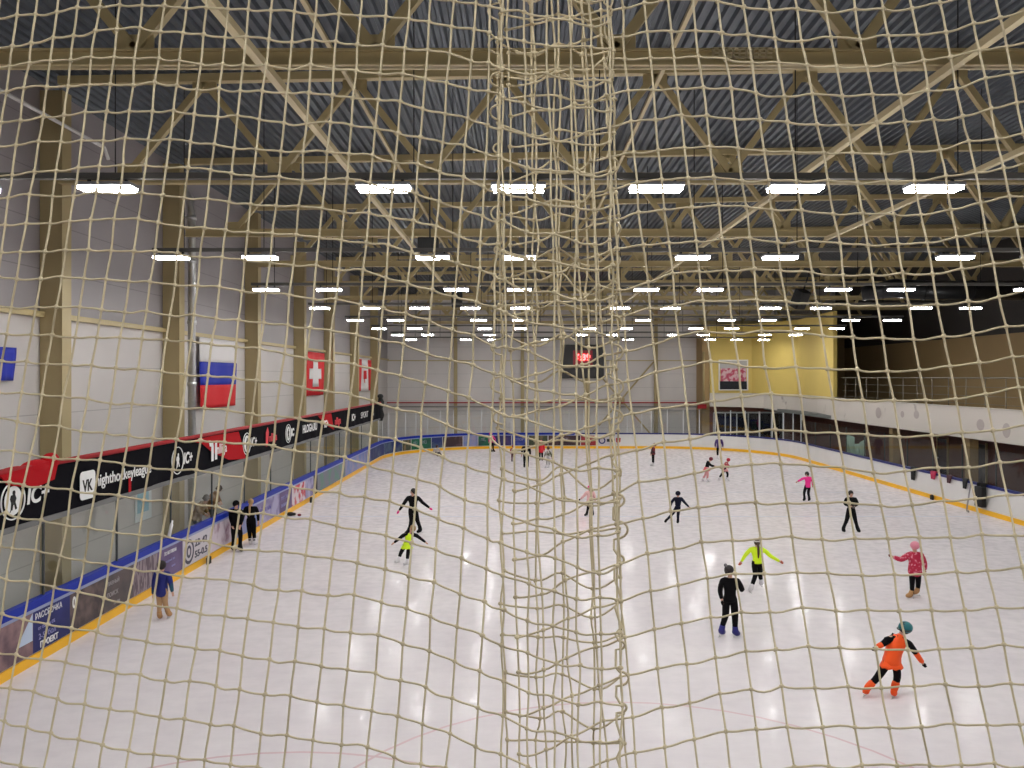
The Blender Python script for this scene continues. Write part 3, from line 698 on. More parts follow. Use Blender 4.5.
# corridor under the balcony: doors, glazed partition, pillars
for i, (x, y, w, m_) in enumerate(((23.28, 24.5, 1.0, dark), (23.28, 30, 1.1, winm), (23.28, 40.5, 1.2, dark), (23.28, 44, 1.0, winm))):
    d = bpy.data.objects.new('door_%d' % (i+1), None); C.objects.link(d); d.location = (x, y, 0); d['kind'] = 'structure'
    box_obj('door_leaf', (-.06, -w/2, 0), (0, w/2, 2.1), m_, d); box_obj('door_frame', (-.08, -w/2-.08, 0), (0, -w/2, 2.2), cream, d); box_obj('door_frame', (-.08, w/2, 0), (0, w/2+.08, 2.2), cream, d); box_obj('door_handle', (-.12, w/2-.14, 1.0), (-.06, w/2-.06, 1.06), silver, d)
for i, (y, l) in enumerate(((22.0, 'nearest to the bench gap'), (29.0, 'past the hanging pink glove'), (36.5, 'beside the pale green curtain'), (44.0, 'nearest to the glazed doors'))):
    bm = bmesh.new(); bm_box(bm, (-.2, -.2, 0), (.2, .2, 2.78)); bm_box(bm, (-.24, -.24, 0), (.24, .24, .12)); o = obj('pillar', bm, brownw, None); o.location = (20.6, y, 0); tag(o, 'brown square pillar under the balcony, ' + l, 'pillar', 'pillars under the balcony')
cur = bmesh.new(); rows = []
for k in range(25):
    u = k/24; top = 2.0 - .55*math.sin(u*PI)**.7 if u < .55 else 1.5+.5*u
    rows.append([cur.verts.new((.05*math.sin(u*22), (u-.5)*2.6, z)) for z in (.1, top)])
for a_, b_ in zip(rows, rows[1:]): cur.faces.new((a_[0], a_[1], b_[1], b_[0]))
o = obj('fabric_curtain', cur, mat('pale_green_cloth', (150, 176, 160), .7), None, True); o.location = (19.9, 47.4, .1); tag(o, 'pale green sagging cloth behind the glass under the balcony', 'curtain')
s_ = o.modifiers.new('thick', 'SOLIDIFY'); s_.thickness = .015
gl = thing('glazed_doors', 'row of dark glazed doors with white frames under the yellow tower', 'doors', (16.0, 66.1, 0))
for k in range(7):
    box_obj('door_frame', (k*.95-.05, -.06, 0), (k*.95+.05, .02, 2.55), wpost, gl)
    if k < 6: box_obj('door_pane', (k*.95+.05, -.03, .05), (k*.95+.9, 0, 2.5), winm, gl)
box_obj('header_rail', (0, -.06, 2.5), (5.7, .02, 2.62), wpost, gl)

# things on the balcony side boards
def hang(px, name, label, m, w, h, dz=0.):
    D = 18.62*F/(px-CX)
    g = bmesh.new(); r_ = [(.0, 1.27), (-.1, 1.25), (-.125, 1.1), (-.14, 1.2-h)]
    n = 5; G = []
    for i in range(n+1):
        y = (i/n-.5)*w
        G.append([g.verts.new((x + .02*math.sin(i*2.1+j), y*(1-.12*j), z+dz)) for j, (x, z) in enumerate(r_)])
    for i in range(n):
        for j in range(3): g.faces.new((G[i][j], G[i+1][j], G[i+1][j+1], G[i][j+1]))
    o = obj(name, g, m, None, True); s = o.modifiers.new('thick', 'SOLIDIFY'); s.thickness = .03; o.location = (RXR+.04, D, 0); return tag(o, label, 'clothing')
hang(915, 'knit_scarf', 'black cloth hanging over the navy rail of the balcony side boards', black, .55, .55)
hang(935, 'knit_glove', 'pink and red glove hanging over the navy rail', mat('pink_red_cloth', (190, 40, 80)), .5, .28)
hang(951, 'knit_hat', 'dark red hat hanging over the navy rail', mat('dark_maroon', (70, 26, 36)), .42, .28)
hang(967, 'knit_glove', 'small black glove hanging over the navy rail near the bench gap', black, .4, .35)
# bench gap and dark equipment bag standing in it
g = bmesh.new(); bm_box(g, (-.1, -.26, .3), (.1, .26, 1.12)); bm_box(g, (-.11, -.2, .36), (.11, .2, .6)); bm_box(g, (-.06, -.16, 1.1), (.2, -.1, 1.26)); bm_box(g, (-.06, .1, 1.1), (.2, .16, 1.26)); o = obj('equipment_bag', g, black, None, True, .03); o.location = (RXR-.16, 18.55*F/(983-CX), 0); tag(o, 'black bag hung by its straps on the balcony side boards', 'bag')
t = thing('hockey_stick', 'pale hockey stick leaning on the balcony side boards beside the black bag', 'hockey stick', (RXR-.22, 18.5*F/(972-CX), 0))
g = bmesh.new(); bm_bar(g, (-.1, 0, .05), (.1, 0, 1.35), .05, .035); obj('shaft', g, mat('pale_grey_stick', (160,156,160)), t); g = bmesh.new(); bm_bar(g, (-.1, 0, .05), (-.18, -.3, .04), .04, .09, Vector((0,0,1))); obj('blade', g, mat('pale_grey_stick', (0,0,0)), t)
# speakers and ducts under the roof
def speaker(p, rz, ry, s, label):
    t = thing('loudspeaker', label, 'loudspeaker', p); t.rotation_euler = (ry, 0, rz)
    box_obj('cabinet', (-.3*s, -.25*s, -.45*s), (.3*s, .25*s, .45*s), black, t, .03); box_obj('grille', (-.26*s, -.28*s, -.4*s), (.26*s, -.25*s, .4*s), dark, t)
    g = bmesh.new(); bm_bar(g, (0, 0, .4*s), (0, .1, .4*s+1.1), .05); obj('bracket', g, dark, t)
    g = bmesh.new(); bm_ball(g, (0, -.25*s, -.12*s), (.17*s, .05, .17*s)); obj('cone', g, mat('speaker_cone', (40,40,42)), t)
speaker(P(800, 299, 38), .5, .5, 1.0, 'black loudspeaker hanging tilted in front of the yellow tower')
speaker(P(457, 299, 36.5), 0, -.3, .8, 'black loudspeaker hanging under the roof near the lamps over centre ice')
pj = thing('spotlight', 'black spotlight box under the roof above a lamp of the second rail', 'spotlight', P(430, 246, 20.5))
box_obj('body', (-.3, -.18, -.12), (.22, .18, .2), black, pj, .03); g = bmesh.new(); bm_bar(g, (0, 0, .2), (0, -.1, 1.3), .04); obj('bracket', g, dark, pj)
dm = mat('dark_duct', (30, 30, 32), .35, .4)
for (x0, x1, D, z, r, l) in ((15.2, 26.8, 35, 9.3, .42, 'big dark ventilation duct crossing under the roof toward the balcony wall'), (14.6, 26.8, 22.5, 10.7, .34, 'dark ventilation duct nearer the net under the roof by the balcony')):
    t = thing('ventilation_duct', l, 'duct', (0, D, z))
    g = bmesh.new(); bm_tube(g, [(x0, .6, -.1), (x0+1.2, .1, .1), (x0+2.6, 0, 0), (x1, 0, -.05)], [r*.75, r, r, r], 14); obj('tube', g, dm, t, True)
    for k in range(5):
        x = x0+2.4+k*2.1; g = bmesh.new(); bm_tube(g, [(x, 0, 0), (x+.08, 0, 0)], r+.03, 14); obj('collar', g, dm, t)
# pipe and box near the far corner by the tower
t = thing('heating_pipe', 'cream vertical pipe on the far wall beside the yellow tower', 'pipe', (15.45-.3, 66.0, 0))
g = bmesh.new(); bm_tube(g, [(0,0,3.2),(0,0,7.6)], .1, 8); obj('riser', g, cream2, t, True); g = bmesh.new(); bm_box(g, (-.5, -.15, 2.9), (.2, .15, 3.25)); obj('valve_box', g, redrope, t)

# ---------------------------------------------------------------- people
def skin_mesh(name, nodes, edges, m, parent, root, sub=1, flip=None):
    """one continuous surface grown round a skeleton"""
    names = list(nodes); idx = {n: i for i, n in enumerate(names)}
    me = bpy.data.meshes.new('tmp'); me.from_pydata([nodes[n][0] for n in names], [(idx[a], idx[b]) for a, b in edges], [])
    o = bpy.data.objects.new('tmp', me); C.objects.link(o)
    sk = o.modifiers.new('skin', 'SKIN'); sk.use_smooth_shade = True; sk.branch_smoothing = .3
    for i, n in enumerate(names):
        r = nodes[n][1]; d = me.skin_vertices[0].data[i]
        d.radius = r if isinstance(r, tuple) else (r, r); d.use_root = (n == root)
    ss = o.modifiers.new('sub', 'SUBSURF'); ss.levels = sub; ss.render_levels = sub
    dg = bpy.context.evaluated_depsgraph_get(); dg.update()
    nm = bpy.data.meshes.new_from_object(o.evaluated_get(dg)); nm.name = name
    bpy.data.objects.remove(o); bpy.data.meshes.remove(me)
    nm.materials.clear(); nm.materials.append(m)
    for p in nm.polygons: p.use_smooth = True
    r = bpy.data.objects.new(name, nm); C.objects.link(r); r.parent = parent
    return r

skin_c = mat('skin', (206, 160, 138), .55)
FACE = {'back': (0, 1), 'front': (0, -1), 'left': (-1, 0), 'right': (1, 0), 'bl': (-.7, .7), 'br': (.7, .7), 'fl': (-.7, -.7), 'fr': (.7, -.7)}
def person(px, py, H, label, face='back', pose=None, top=None, sleeve=None, legs=None, boots=None, hat=None, hair=None, gloves=None, skirt=None, pony=None, long=0., child=True,
           helmet=None, blade=True, z0=0., D=None, shin=None, puff=1.0, group='skaters on the ice', pompon=None, band=None, cuff=None):
    D = D or DF(py); x0 = (px-CX)*D/F
    t = thing('person', label, 'person', (x0, D, z0), group)
    fx, fy = FACE[face]; fwd = Vector((fx, fy, 0)).normalized()
    hs = 1.22 if child else 1.0
    J = dict(pelvis=(0,0,.53), waist=(0,0,.62), chest=(0,0,.73), neck=(0,0,.825), head=(0,0,.845+.055*hs),
             shl=(-.11,0,.785), shr=(.11,0,.785), ell=(-.15,0,.64), elr=(.15,0,.64), hal=(-.16,-.02,.5), har=(.16,-.02,.5),
             hil=(-.055,0,.5), hir=(.055,0,.5), knl=(-.06,0,.28), knr=(.06,0,.28), anl=(-.06,0,.07), anr=(.06,0,.07))
    if face in ('left', 'right'):
        for k in ('shl','shr','hil','hir'): J[k] = (J[k][0]*.25, J[k][0]*(1 if face == 'left' else 1), J[k][2])
    if pose: J.update(pose)
    V = {k: Vector(v)*H for k, v in J.items()}
    b = .93
    N = {}; E = []
    def nd(k, p, r): N[k] = (p, (r[0]*H, r[1]*H) if isinstance(r, tuple) else r*H)
    nd('pelvis', V['pelvis'], .080); nd('waist', V['waist'], .072); nd('chest', V['chest'], .084); nd('neck', V['neck'], .03)
    hd = V['head']; up = (hd-V['neck']).normalized()
    nd('jaw', hd-up*.035*H*hs+fwd*.012*H, .04*hs); nd('skull', hd+up*.012*H, .052*hs); nd('crown', hd+up*.055*H*hs, .035*hs)
    nd('nose', hd+fwd*.062*H*hs-up*.01*H, .008)
    E += [('pelvis','waist'),('waist','chest'),('chest','neck'),('neck','jaw'),('jaw','skull'),('skull','crown'),('skull','nose')]
    for s in 'lr':
        nd('sh'+s, V['sh'+s], .043); nd('el'+s, V['el'+s], .033); nd('ha'+s, V['ha'+s], .022)
        d = (V['ha'+s]-V['el'+s]).normalized(); side = d.cross(fwd if abs(d.dot(fwd)) < .8 else Vector((0,0,1))).normalized()
        palm = V['ha'+s]+d*.035*H; nd('pa'+s, palm, (.016, .02))
        E += [('chest','sh'+s),('sh'+s,'el'+s),('el'+s,'ha'+s),('ha'+s,'pa'+s)]
        ln = (.036, .042, .038, .03)
        for q in range(4):
            o_ = (q-1.5)*.010*H; nd('f%d%s' % (q, s), palm+side*o_+d*ln[q]*.5*H+Vector((0,0,-.002*H)), .0055); nd('g%d%s' % (q, s), palm+side*o_*1.1+d*ln[q]*H+fwd*.008*H, .0045)
            E += [('pa'+s, 'f%d%s' % (q, s)), ('f%d%s' % (q, s), 'g%d%s' % (q, s))]
        nd('th'+s, V['ha'+s]+d*.02*H+side*.024*H, .006); E.append(('pa'+s, 'th'+s))
        nd('hi'+s, V['hi'+s], .062); nd('kn'+s, V['kn'+s], .045); nd('an'+s, V['an'+s], .030)
        nd('to'+s, V['an'+s]+fwd*.075*H-Vector((0,0,.03*H)), .018)
        E += [('pelvis','hi'+s),('hi'+s,'kn'+s),('kn'+s,'an'+s),('an'+s,'to'+s)]
    NB = {}
    for k_, (p_, r_) in N.items():
        f_ = 1.
        if top and (k_ in ('waist','chest') or k_[:2] in ('sh','el')): f_ = .74
        if legs and (k_ == 'pelvis' or k_[:2] in ('hi','kn')): f_ = .74
        if boots and k_[:2] in ('an','to'): f_ = .8
        if gloves and (k_[:2] in ('pa','th') or (k_[0] in 'fg' and k_[1].isdigit())): f_ = .7
        NB[k_] = (p_, tuple(v*f_ for v in r_) if isinstance(r_, tuple) else r_*f_)
    skin_mesh('body', NB, E, skin_c, t, 'pelvis')
    def garment(name, keys, edges, m, k, root, extra=None):
        n = {}
        for q in keys:
            r = N[q][1]; n[q] = (N[q][0], tuple(v*k for v in r) if isinstance(r, tuple) else r*k)
        if extra: n.update(extra)
        return skin_mesh(name, n, edges, m, t, root)
    if top:
        ex = {}; ed = [('waist','chest'),('chest','neck')]; ks = ['waist','chest']
        ex['neck'] = (V['neck'], .052*H)
        ks.append('pelvis') ; ed.append(('waist','pelvis'))
        if long: ex['hem'] = (V['pelvis']-Vector((0,0,long*H)), .125*H*max(1, puff*.9)); ed.append(('pelvis','hem'))
        for s in 'lr':
            ks += ['sh'+s]; ed += [('chest','sh'+s)]
            if sleeve is None: ks += ['el'+s,'ha'+s]; ed += [('sh'+s,'el'+s),('el'+s,'ha'+s)]
        garment('jacket' if long else 'top', ks, ed, top, 1.2*puff, 'chest', ex)
        if sleeve is not None:
            for s in 'lr': garment('sleeve', ['sh'+s,'el'+s,'ha'+s], [('s0','sh'+s),('sh'+s,'el'+s),('el'+s,'ha'+s)], sleeve, 1.32, 'sh'+s, {'s0': (V['sh'+s]+(V['chest']-V['sh'+s])*.42+Vector((0,0,.012*H)), .06*H)})
    if cuff:
        for s in 'lr': skin_mesh('cuff', {'a': (V['el'+s]+(V['ha'+s]-V['el'+s])*.05, .046*H), 'b': (V['ha'+s], .036*H)}, [('a','b')], cuff, t, 'a')
    if legs:
        ex = {}; 
        garment('trousers', ['waist','pelvis','hil','hir','knl','knr','anl','anr'], [('waist','pelvis'),('pelvis','hil'),('pelvis','hir'),('hil','knl'),('hir','knr'),('knl','anl'),('knr','anr')], legs, 1.12, 'pelvis')
    for s in 'lr':
        a = V['an'+s]; kdir = (V['kn'+s]-a).normalized()
        if shin:
            skin_mesh('leg_warmer', {'a': (a+kdir*.19*H, .058*H), 'b': (a+kdir*.0*H, .05*H)}, [('a','b')], shin, t, 'a')
        if boots:
            bo = skin_mesh('skate', {'a': (a+kdir*.125*H, .050*H), 'm': (a+kdir*.04*H, .045*H), 'b': (a-Vector((0,0,.008*H)), .05*H), 'h': (a-Vector((0,0,.024*H))-fwd*.02*H, .042*H), 'c': (a+fwd*.06*H-Vector((0,0,.024*H)), .042*H), 'd': (a+fwd*.115*H-Vector((0,0,.03*H)), .034*H)},
                       [('a','m'),('m','b'),('b','h'),('b','c'),('c','d')], boots, t, 'b')
            if blade:
                g = bmesh.new(); zb = a.z-.07*H
                p0 = Vector((a.x, a.y, zb+.006))-fwd*.06*H; p1 = Vector((a.x, a.y, zb+.006))+fwd*.11*H
                bm_bar(g, p0, p1, .006, .012*H, Vector((0,0,1)))
                for f_ in (-.03, .07):
                    c_ = Vector((a.x, a.y, 0))+fwd*f_*H; bm_bar(g, (c_.x, c_.y, zb+.008), (c_.x, c_.y, zb+.03*H), .012, .012)
                obj('blade', g, silver, bo)
        if gloves:
            hv = V['ha'+s]; d = (V['pa'+s]-hv).normalized() if 'pa'+s in V else (V['ha'+s]-V['el'+s]).normalized()
            n = {k: (N[k][0], (N[k][1][0]*1.5, N[k][1][1]*1.5) if isinstance(N[k][1], tuple) else N[k][1]*1.5) for k in N if k[-1] == s and (k[:2] in ('ha','pa','th') or k[0] in 'fg')}
            ed = [('ha'+s,'pa'+s),('pa'+s,'th'+s)] + [('pa'+s,'f%d%s' % (q, s)) for q in range(4)] + [('f%d%s' % (q, s),'g%d%s' % (q, s)) for q in range(4)]
            skin_mesh('glove', n, ed, gloves, t, 'pa'+s)
    R = .06*H*hs
    if hair:
        g = bmesh.new(); bm_ball(g, hd+up*.02*H-fwd*.012*H, (R*1.02, R*1.02, R*1.12), 12, 8); obj('hair', g, hair, t, True)
        if not pony: skin_mesh('hair_bun', {'a': (hd-fwd*.06*H*hs+up*.02*H, .028*H), 'b': (hd-fwd*.08*H*hs, .02*H)}, [('a','b')], hair, t, 'a')
    if pony:
        skin_mesh('ponytail', {'a': (hd-fwd*.055*H*hs+up*.01*H, .022*H), 'b': (hd-fwd*.085*H-up*.08*H, .026*H), 'c': (V['chest']-fwd*.095*H-Vector((0,0,.0)), .024*H), 'd': (V['waist']-fwd*.085*H, .01*H)}, [('a','b'),('b','c'),('c','d')], hair, t, 'a')
    if hat:
        g = bmesh.new(); bm_ball(g, hd+up*.03*H, (R*1.1, R*1.1, R*1.02), 14, 9)
        h = obj('hat', g, hat, t, True)
        if pompon:
            g = bmesh.new(); bm_ball(g, hd+up*(.03*H+R*1.05)-fwd*.02*H+Vector((-.03*H,0,0)), .025*H); obj('pompon', g, pompon, h, True)
    if band:
        g = bmesh.new(); c_ = hd+up*.035*H; bm_tube(g, [c_+Vector((math.cos(k*PI/8), math.sin(k*PI/8), 0))*R*1.05 for k in range(17)], .014*H, 6); obj('headband', g, band, t, True)
    if helmet:
        g = bmesh.new(); bm_ball(g, hd+up*.025*H, (R*1.22, R*1.25, R*1.1), 16, 10)
        h = obj('helmet', g, helmet, t, True)
        g = bmesh.new(); bm_tube(g, [hd+up*.0*H+Vector((math.cos(k*PI/8), math.sin(k*PI/8), 0))*R*1.2 for k in range(17)], .008*H, 6); obj('helmet_rim', g, dark, h, True)
    if skirt:
        g = bmesh.new(); n = 20; pv = V['pelvis']; rows = []
        for z, r in ((.06, .085), (0, .10), (-.06, .135), (-.09, .15)):
            rows.append([g.verts.new((pv.x+math.cos(2*PI*k/n)*r*H, pv.y+math.sin(2*PI*k/n)*r*H*.85, pv.z+z*H+(.008*H*(-1)**k if z < -.05 else 0))) for k in range(n)])
        for a_, b_ in zip(rows, rows[1:]):
            for k in range(n): g.faces.new((a_[k], a_[(k+1)%n], b_[(k+1)%n], b_[k]))
        o = obj('skirt', g, skirt, t, True); s = o.modifiers.new('thick', 'SOLIDIFY'); s.thickness = .008
    if face in ('front', 'fl', 'fr', 'left', 'right'):
        side = Vector((-fwd.y, fwd.x, 0))
        for s in (-1, 1):
            g = bmesh.new(); bm_ball(g, hd+fwd*.056*H*hs+side*.02*s*H*hs+up*.005*H, .0075*H, 6, 5); obj('eye', g, black, t)
        g = bmesh.new(); bm_ball(g, hd+fwd*.05*H*hs-up*.035*H, (.012*H, .012*H, .005*H), 8, 5); obj('mouth', g, mat('lips', (170,90,90)), t)
    return t

K = mat('black_stretch_cloth', (12, 11, 14), .95, spec=.2); NV = mat('navy_stretch_cloth', (18, 20, 38), .9, spec=.2)
OR = mat('neon_orange_cloth', (255, 88, 8), .55); LM = mat('neon_lime_cloth', (224, 255, 20), .55); HP = mat('hot_pink_cloth', (248, 40, 148), .6)
BR = mat('brown_hair', (70, 48, 36), .6); BL = mat('blond_hair', (176, 142, 96), .6); DKH = mat('dark_hair', (36, 26, 24), .6)
TAN = mat('tan_boots', (186, 140, 92), .6); WB = mat('white_boots', (224, 220, 224), .4); BB = mat('blue_boots', (36, 34, 120), .5)
person(893, 698, 1.31, 'child in neon orange suit and teal helmet striding with arms out', 'br',
       dict(pelvis=(-.02,0,.50), waist=(.01,0,.60), chest=(.06,.02,.72), neck=(.12,.03,.82), head=(.17,.04,.89), shl=(-.03,0,.80), shr=(.17,0,.755), ell=(-.12,-.02,.725), elr=(.27,0,.63), hal=(-.235,-.03,.67), har=(.40,.02,.45),
            hil=(-.07,0,.47), hir=(.04,0,.47), knl=(-.20,0,.27), knr=(.06,0,.27), anl=(-.36,.02,.09), anr=(.0,0,.07)),
       top=OR, sleeve=K, cuff=OR, legs=K, boots=OR, helmet=mat('teal_helmet', (20, 108, 116), .35), gloves=K, hair=DKH, long=.1, shin=OR, puff=1.25, skirt=OR)
person(730, 637, 1.53, 'person all in black with navy skates and grey bobble hat, arm raised', 'br',
       dict(pelvis=(0,0,.53), ell=(-.14,0,.64), hal=(-.12,-.03,.52), shr=(.11,0,.78), elr=(.19,.05,.62), har=(.14,.12,.72), knl=(-.06,0,.29), anl=(-.13,0,.08), knr=(.07,0,.28), anr=(.07,0,.06), head=(-.01,0,.905)),
       top=K, legs=K, boots=BB, hat=mat('charcoal_knit', (48, 42, 46), .8), pompon=mat('grey_fur', (120, 116, 120), .9), gloves=K, hair=DKH, child=False, long=.04)
person(757, 592, 1.40, 'skater in neon lime top with long brown ponytail and white skates', 'back',
       dict(pelvis=(.01,0,.55), waist=(.0,0,.63), ell=(-.21,0,.68), hal=(-.29,0,.55), elr=(.24,0,.66), har=(.42,0,.56), shl=(-.11,0,.79), shr=(.12,0,.79), knl=(-.02,0,.32), anl=(-.13,-.05,.07), knr=(.07,.06,.32), anr=(.12,.12,.14)),
       top=LM, legs=K, boots=WB, hair=BR, pony=True, band=mat('white_headband', (220,214,210)), gloves=mat('red_brown_gloves', (186, 92, 70)), child=False, long=.03)
person(915, 598, 1.39, 'child in pink and red patterned jacket with pink hat and tan boots', 'bl',
       dict(shl=(-.12,0,.77), ell=(-.25,0,.68), hal=(-.40,0,.74), elr=(.17,0,.62), har=(.18,0,.5), anl=(-.07,-.03,.06), anr=(.07,.05,.1), knl=(-.05,0,.28), knr=(.06,0,.29)),
       top=mat_mix('pink_patterned_quilt', (184, 20, 62), (226, 140, 160), 16., .56, .62), legs=K, boots=TAN, hat=mat('light_pink_knit', (232, 150, 168), .8), gloves=mat('dark_red_gloves', (120, 16, 40)), long=.16, puff=1.35)
person(851, 532, 1.5, 'person in black with hands folded in front, standing legs apart', 'front',
       dict(ell=(-.16,0,.66), hal=(-.03,-.11,.62), elr=(.16,0,.66), har=(.03,-.11,.62), knl=(-.1,0,.28), anl=(-.19,0,.07), knr=(.1,0,.28), anr=(.15,-.03,.07)),
       top=K, legs=K, boots=K, hair=DKH, gloves=mat('grey_brown', (90, 78, 74)), child=False)
person(807, 501, 1.31, 'child in hot pink jacket and black leggings gliding with one arm out', 'fl',
       dict(waist=(.03,0,.62), chest=(.04,0,.72), neck=(.02,0,.83), head=(-.0,0,.90), shl=(-.06,0,.79), shr=(.13,0,.78), ell=(-.18,0,.74), hal=(-.32,0,.66), elr=(.2,0,.66), har=(.19,0,.53), pelvis=(.02,0,.5), hil=(-.04,0,.48), hir=(.08,0,.48), knl=(-.10,0,.27), anl=(-.08,0,.07), knr=(.04,0,.27), anr=(.09,0,.07)),
       top=HP, legs=K, boots=K, hair=DKH, long=.05, puff=1.15)
person(678, 524, 1.22, 'child in navy with hood pushing off with one leg stretched out', 'back',
       dict(ell=(-.2,0,.66), hal=(-.25,0,.48), elr=(.2,0,.66), har=(.34,0,.52), knl=(-.18,0,.30), anl=(-.38,0,.09), knr=(.0,0,.28), anr=(.0,0,.07), hil=(-.05,0,.48), hir=(.03,0,.5)),
       top=NV, legs=NV, boots=K, hat=NV, gloves=NV, puff=1.1)
person(707, 482, 1.34, 'girl in black top and pink skirt with red headwear, skating to the tower side', 'right',
       dict(pelvis=(-.02,0,.53), waist=(.02,0,.62), chest=(.06,0,.72), neck=(.10,0,.82), head=(.14,0,.88), elr=(.2,.08,.64), har=(.32,.06,.62), ell=(.15,-.1,.64), hal=(.28,-.08,.60), knl=(-.06,0,.28), anl=(-.20,0,.09), knr=(.03,0,.28), anr=(.0,0,.07)),
       top=K, legs=mat('pink_tights', (214, 150, 152)), boots=WB, hat=mat('wine_knit', (110, 24, 46)), skirt=mat('coral_skirt', (228, 98, 106)))
person(725, 481, 1.27, 'girl in pinkish red top and black leggings striding beside the pink skirt', 'right',
       dict(pelvis=(.0,0,.5), chest=(.06,0,.70), neck=(.10,0,.79), head=(.13,0,.86), shl=(.05,-.1,.76), shr=(.07,.1,.76), elr=(.18,.1,.62), har=(.33,.1,.58), ell=(.0,-.12,.64), hal=(.1,-.12,.56), knl=(-.12,0,.3), anl=(-.28,0,.09), knr=(.12,0,.3), anr=(.08,0,.07)),
       top=mat_mix('pink_red_top', (176, 40, 70), (210, 110, 120), 9., .5, .6), legs=K, boots=WB, hat=mat('red_knit', (190, 34, 62)), skirt=mat('pale_pink_cloth', (216, 150, 150)))
person(719, 459, 1.6, 'adult in purple jacket standing at the far boards beside the tower', 'front', dict(anl=(-.05,0,.07), anr=(.08,0,.07)),
       top=mat('purple_cloth', (66, 40, 110), .7), legs=K, boots=WB, hair=DKH, long=.08, puff=1.2, child=False)
person(653, 466, 1.42, 'child in dark red jacket leaning slightly, black leggings, alone on the ice', 'left',
       dict(chest=(.02,0,.73), neck=(.05,0,.82), head=(.07,0,.9), ell=(-.05,-.12,.63), hal=(-.09,-.1,.52), elr=(-.03,.12,.63), har=(-.08,.1,.52), knl=(.0,0,.28), anl=(-.02,0,.07), knr=(.02,.05,.28), anr=(.03,.05,.07)),
       top=mat_mix('dark_red_black_jacket', (120, 18, 34), (40, 16, 24), 4., .48, .52, stretch=(3,1,1)), legs=K, boots=WB, hat=mat('maroon_knit', (120, 22, 40)), long=.05, puff=1.2)
person(590, 516, 1.2, 'child with hot pink hat and pale pink jacket behind the gathered net', 'fl',
       dict(ell=(-.2,0,.66), hal=(-.32,0,.56), elr=(.15,0,.64), har=(.17,0,.5), anl=(-.11,0,.07), anr=(.1,0,.07)), top=mat('pale_pink_jacket', (232, 186, 184), .7), legs=K, boots=K, hat=HP, long=.1, puff=1.3, gloves=K)
person(413, 534, 1.63, 'adult coach in black with pink gloves, arms spread, behind a lime child', 'fl',
       dict(ell=(-.19,0,.66), hal=(-.30,0,.50), elr=(.2,0,.68), har=(.36,0,.56), knl=(-.03,0,.30), anl=(-.08,-.05,.07), knr=(.09,0,.3), anr=(.17,0,.09)), top=K, legs=K, boots=K, hair=DKH, gloves=HP, pony=True, child=False)
person(407, 565, 1.2, 'small child in lime dress with black sleeves and leggings, arms spread', 'fl',
       dict(pelvis=(.0,0,.5), waist=(.03,0,.6), chest=(.06,0,.7), neck=(.10,0,.8), head=(.13,0,.88), shl=(-.03,0,.77), shr=(.17,0,.76), ell=(-.17,0,.66), hal=(-.32,0,.54), elr=(.3,0,.67), har=(.46,0,.55), hil=(-.05,0,.48), hir=(.06,0,.48), knl=(-.15,0,.3), anl=(-.21,0,.13), knr=(.02,0,.27), anr=(.0,0,.07)),
       top=LM, sleeve=K, legs=K, boots=WB, hair=BL, skirt=LM)
person(162, 619, 1.32, 'child in teal and navy jacket with tan leggings by the flag side boards', 'back',
       dict(ell=(-.14,0,.6), hal=(-.15,0,.42), elr=(.15,0,.62), har=(.18,0,.46), anl=(-.04,-.03,.06), anr=(.1,.03,.08), knl=(-.04,0,.28), knr=(.05,0,.28)), top=mat_mix('teal_navy_cloth', (24, 34, 120), (16, 90, 96), 1.6, .5, .58), legs=mat('tan_tights', (190, 152, 110)), boots=TAN, hair=DKH, long=.17, puff=1.15)
person(236, 551, 1.62, 'person in black with dark cap standing sideways at the flag side boards', 'fr',
       dict(ell=(-.12,.05,.62), hal=(-.05,-.05,.5), elr=(.12,0,.62), har=(.1,-.05,.5), anl=(-.06,0,.07), anr=(.09,-.04,.07), knl=(-.04,0,.28), knr=(.09,0,.3)), top=K, legs=K, boots=K, hair=DKH, hat=K, child=False, long=.05)
person(251, 545, 1.55, 'person in black with long blond ponytail and white skates at the boards', 'back',
       dict(anl=(-.02,0,.07), anr=(.08,0,.07), knl=(-.03,0,.28), knr=(.06,0,.28), ell=(-.16,0,.64), hal=(-.17,-.04,.5)), top=K, legs=K, boots=WB, hair=BL, pony=True, child=False)
# far small figures
person(492, 452, 1.45, 'far child in pink jacket and black leggings leaning by the green advert', 'right', dict(chest=(-.03,0,.72), neck=(-.05,0,.82), head=(-.06,0,.9)), top=mat('far_pink_jacket', (214, 40, 130)), legs=K, boots=K, hat=HP, long=.06, puff=1.2)
person(526, 468, 1.6, 'far adult in black seen through the gathered net beside a red jacket', 'back', None, top=K, legs=K, boots=K, hair=DKH, child=False, long=.1, puff=1.2)
person(541, 461, 1.35, 'far child in bright red jacket with pink hat seen through the net', 'back', None, top=mat('bright_red_jacket', (214, 20, 40)), legs=K, boots=K, hat=mat('dusty_pink_knit', (206, 96, 120)), long=.16, puff=1.4)
person(548, 468, 1.3, 'far child in olive and white jacket with pale leggings beside the red jacket', 'left', None, top=mat_mix('olive_white_jacket', (84, 84, 60), (196, 190, 186), 5., .5, .55), legs=mat('pale_grey_leggings', (180, 176, 176)), boots=WB, hair=BR, puff=1.2)
person(513, 462, 1.1, 'far small child in dark red suit by the boards behind the net fold', 'back', None, top=mat('far_red_suit', (150, 24, 50)), legs=mat('dark_wine_cloth', (80, 20, 36)), boots=K, hat=mat('far_red_suit', (0,0,0)))
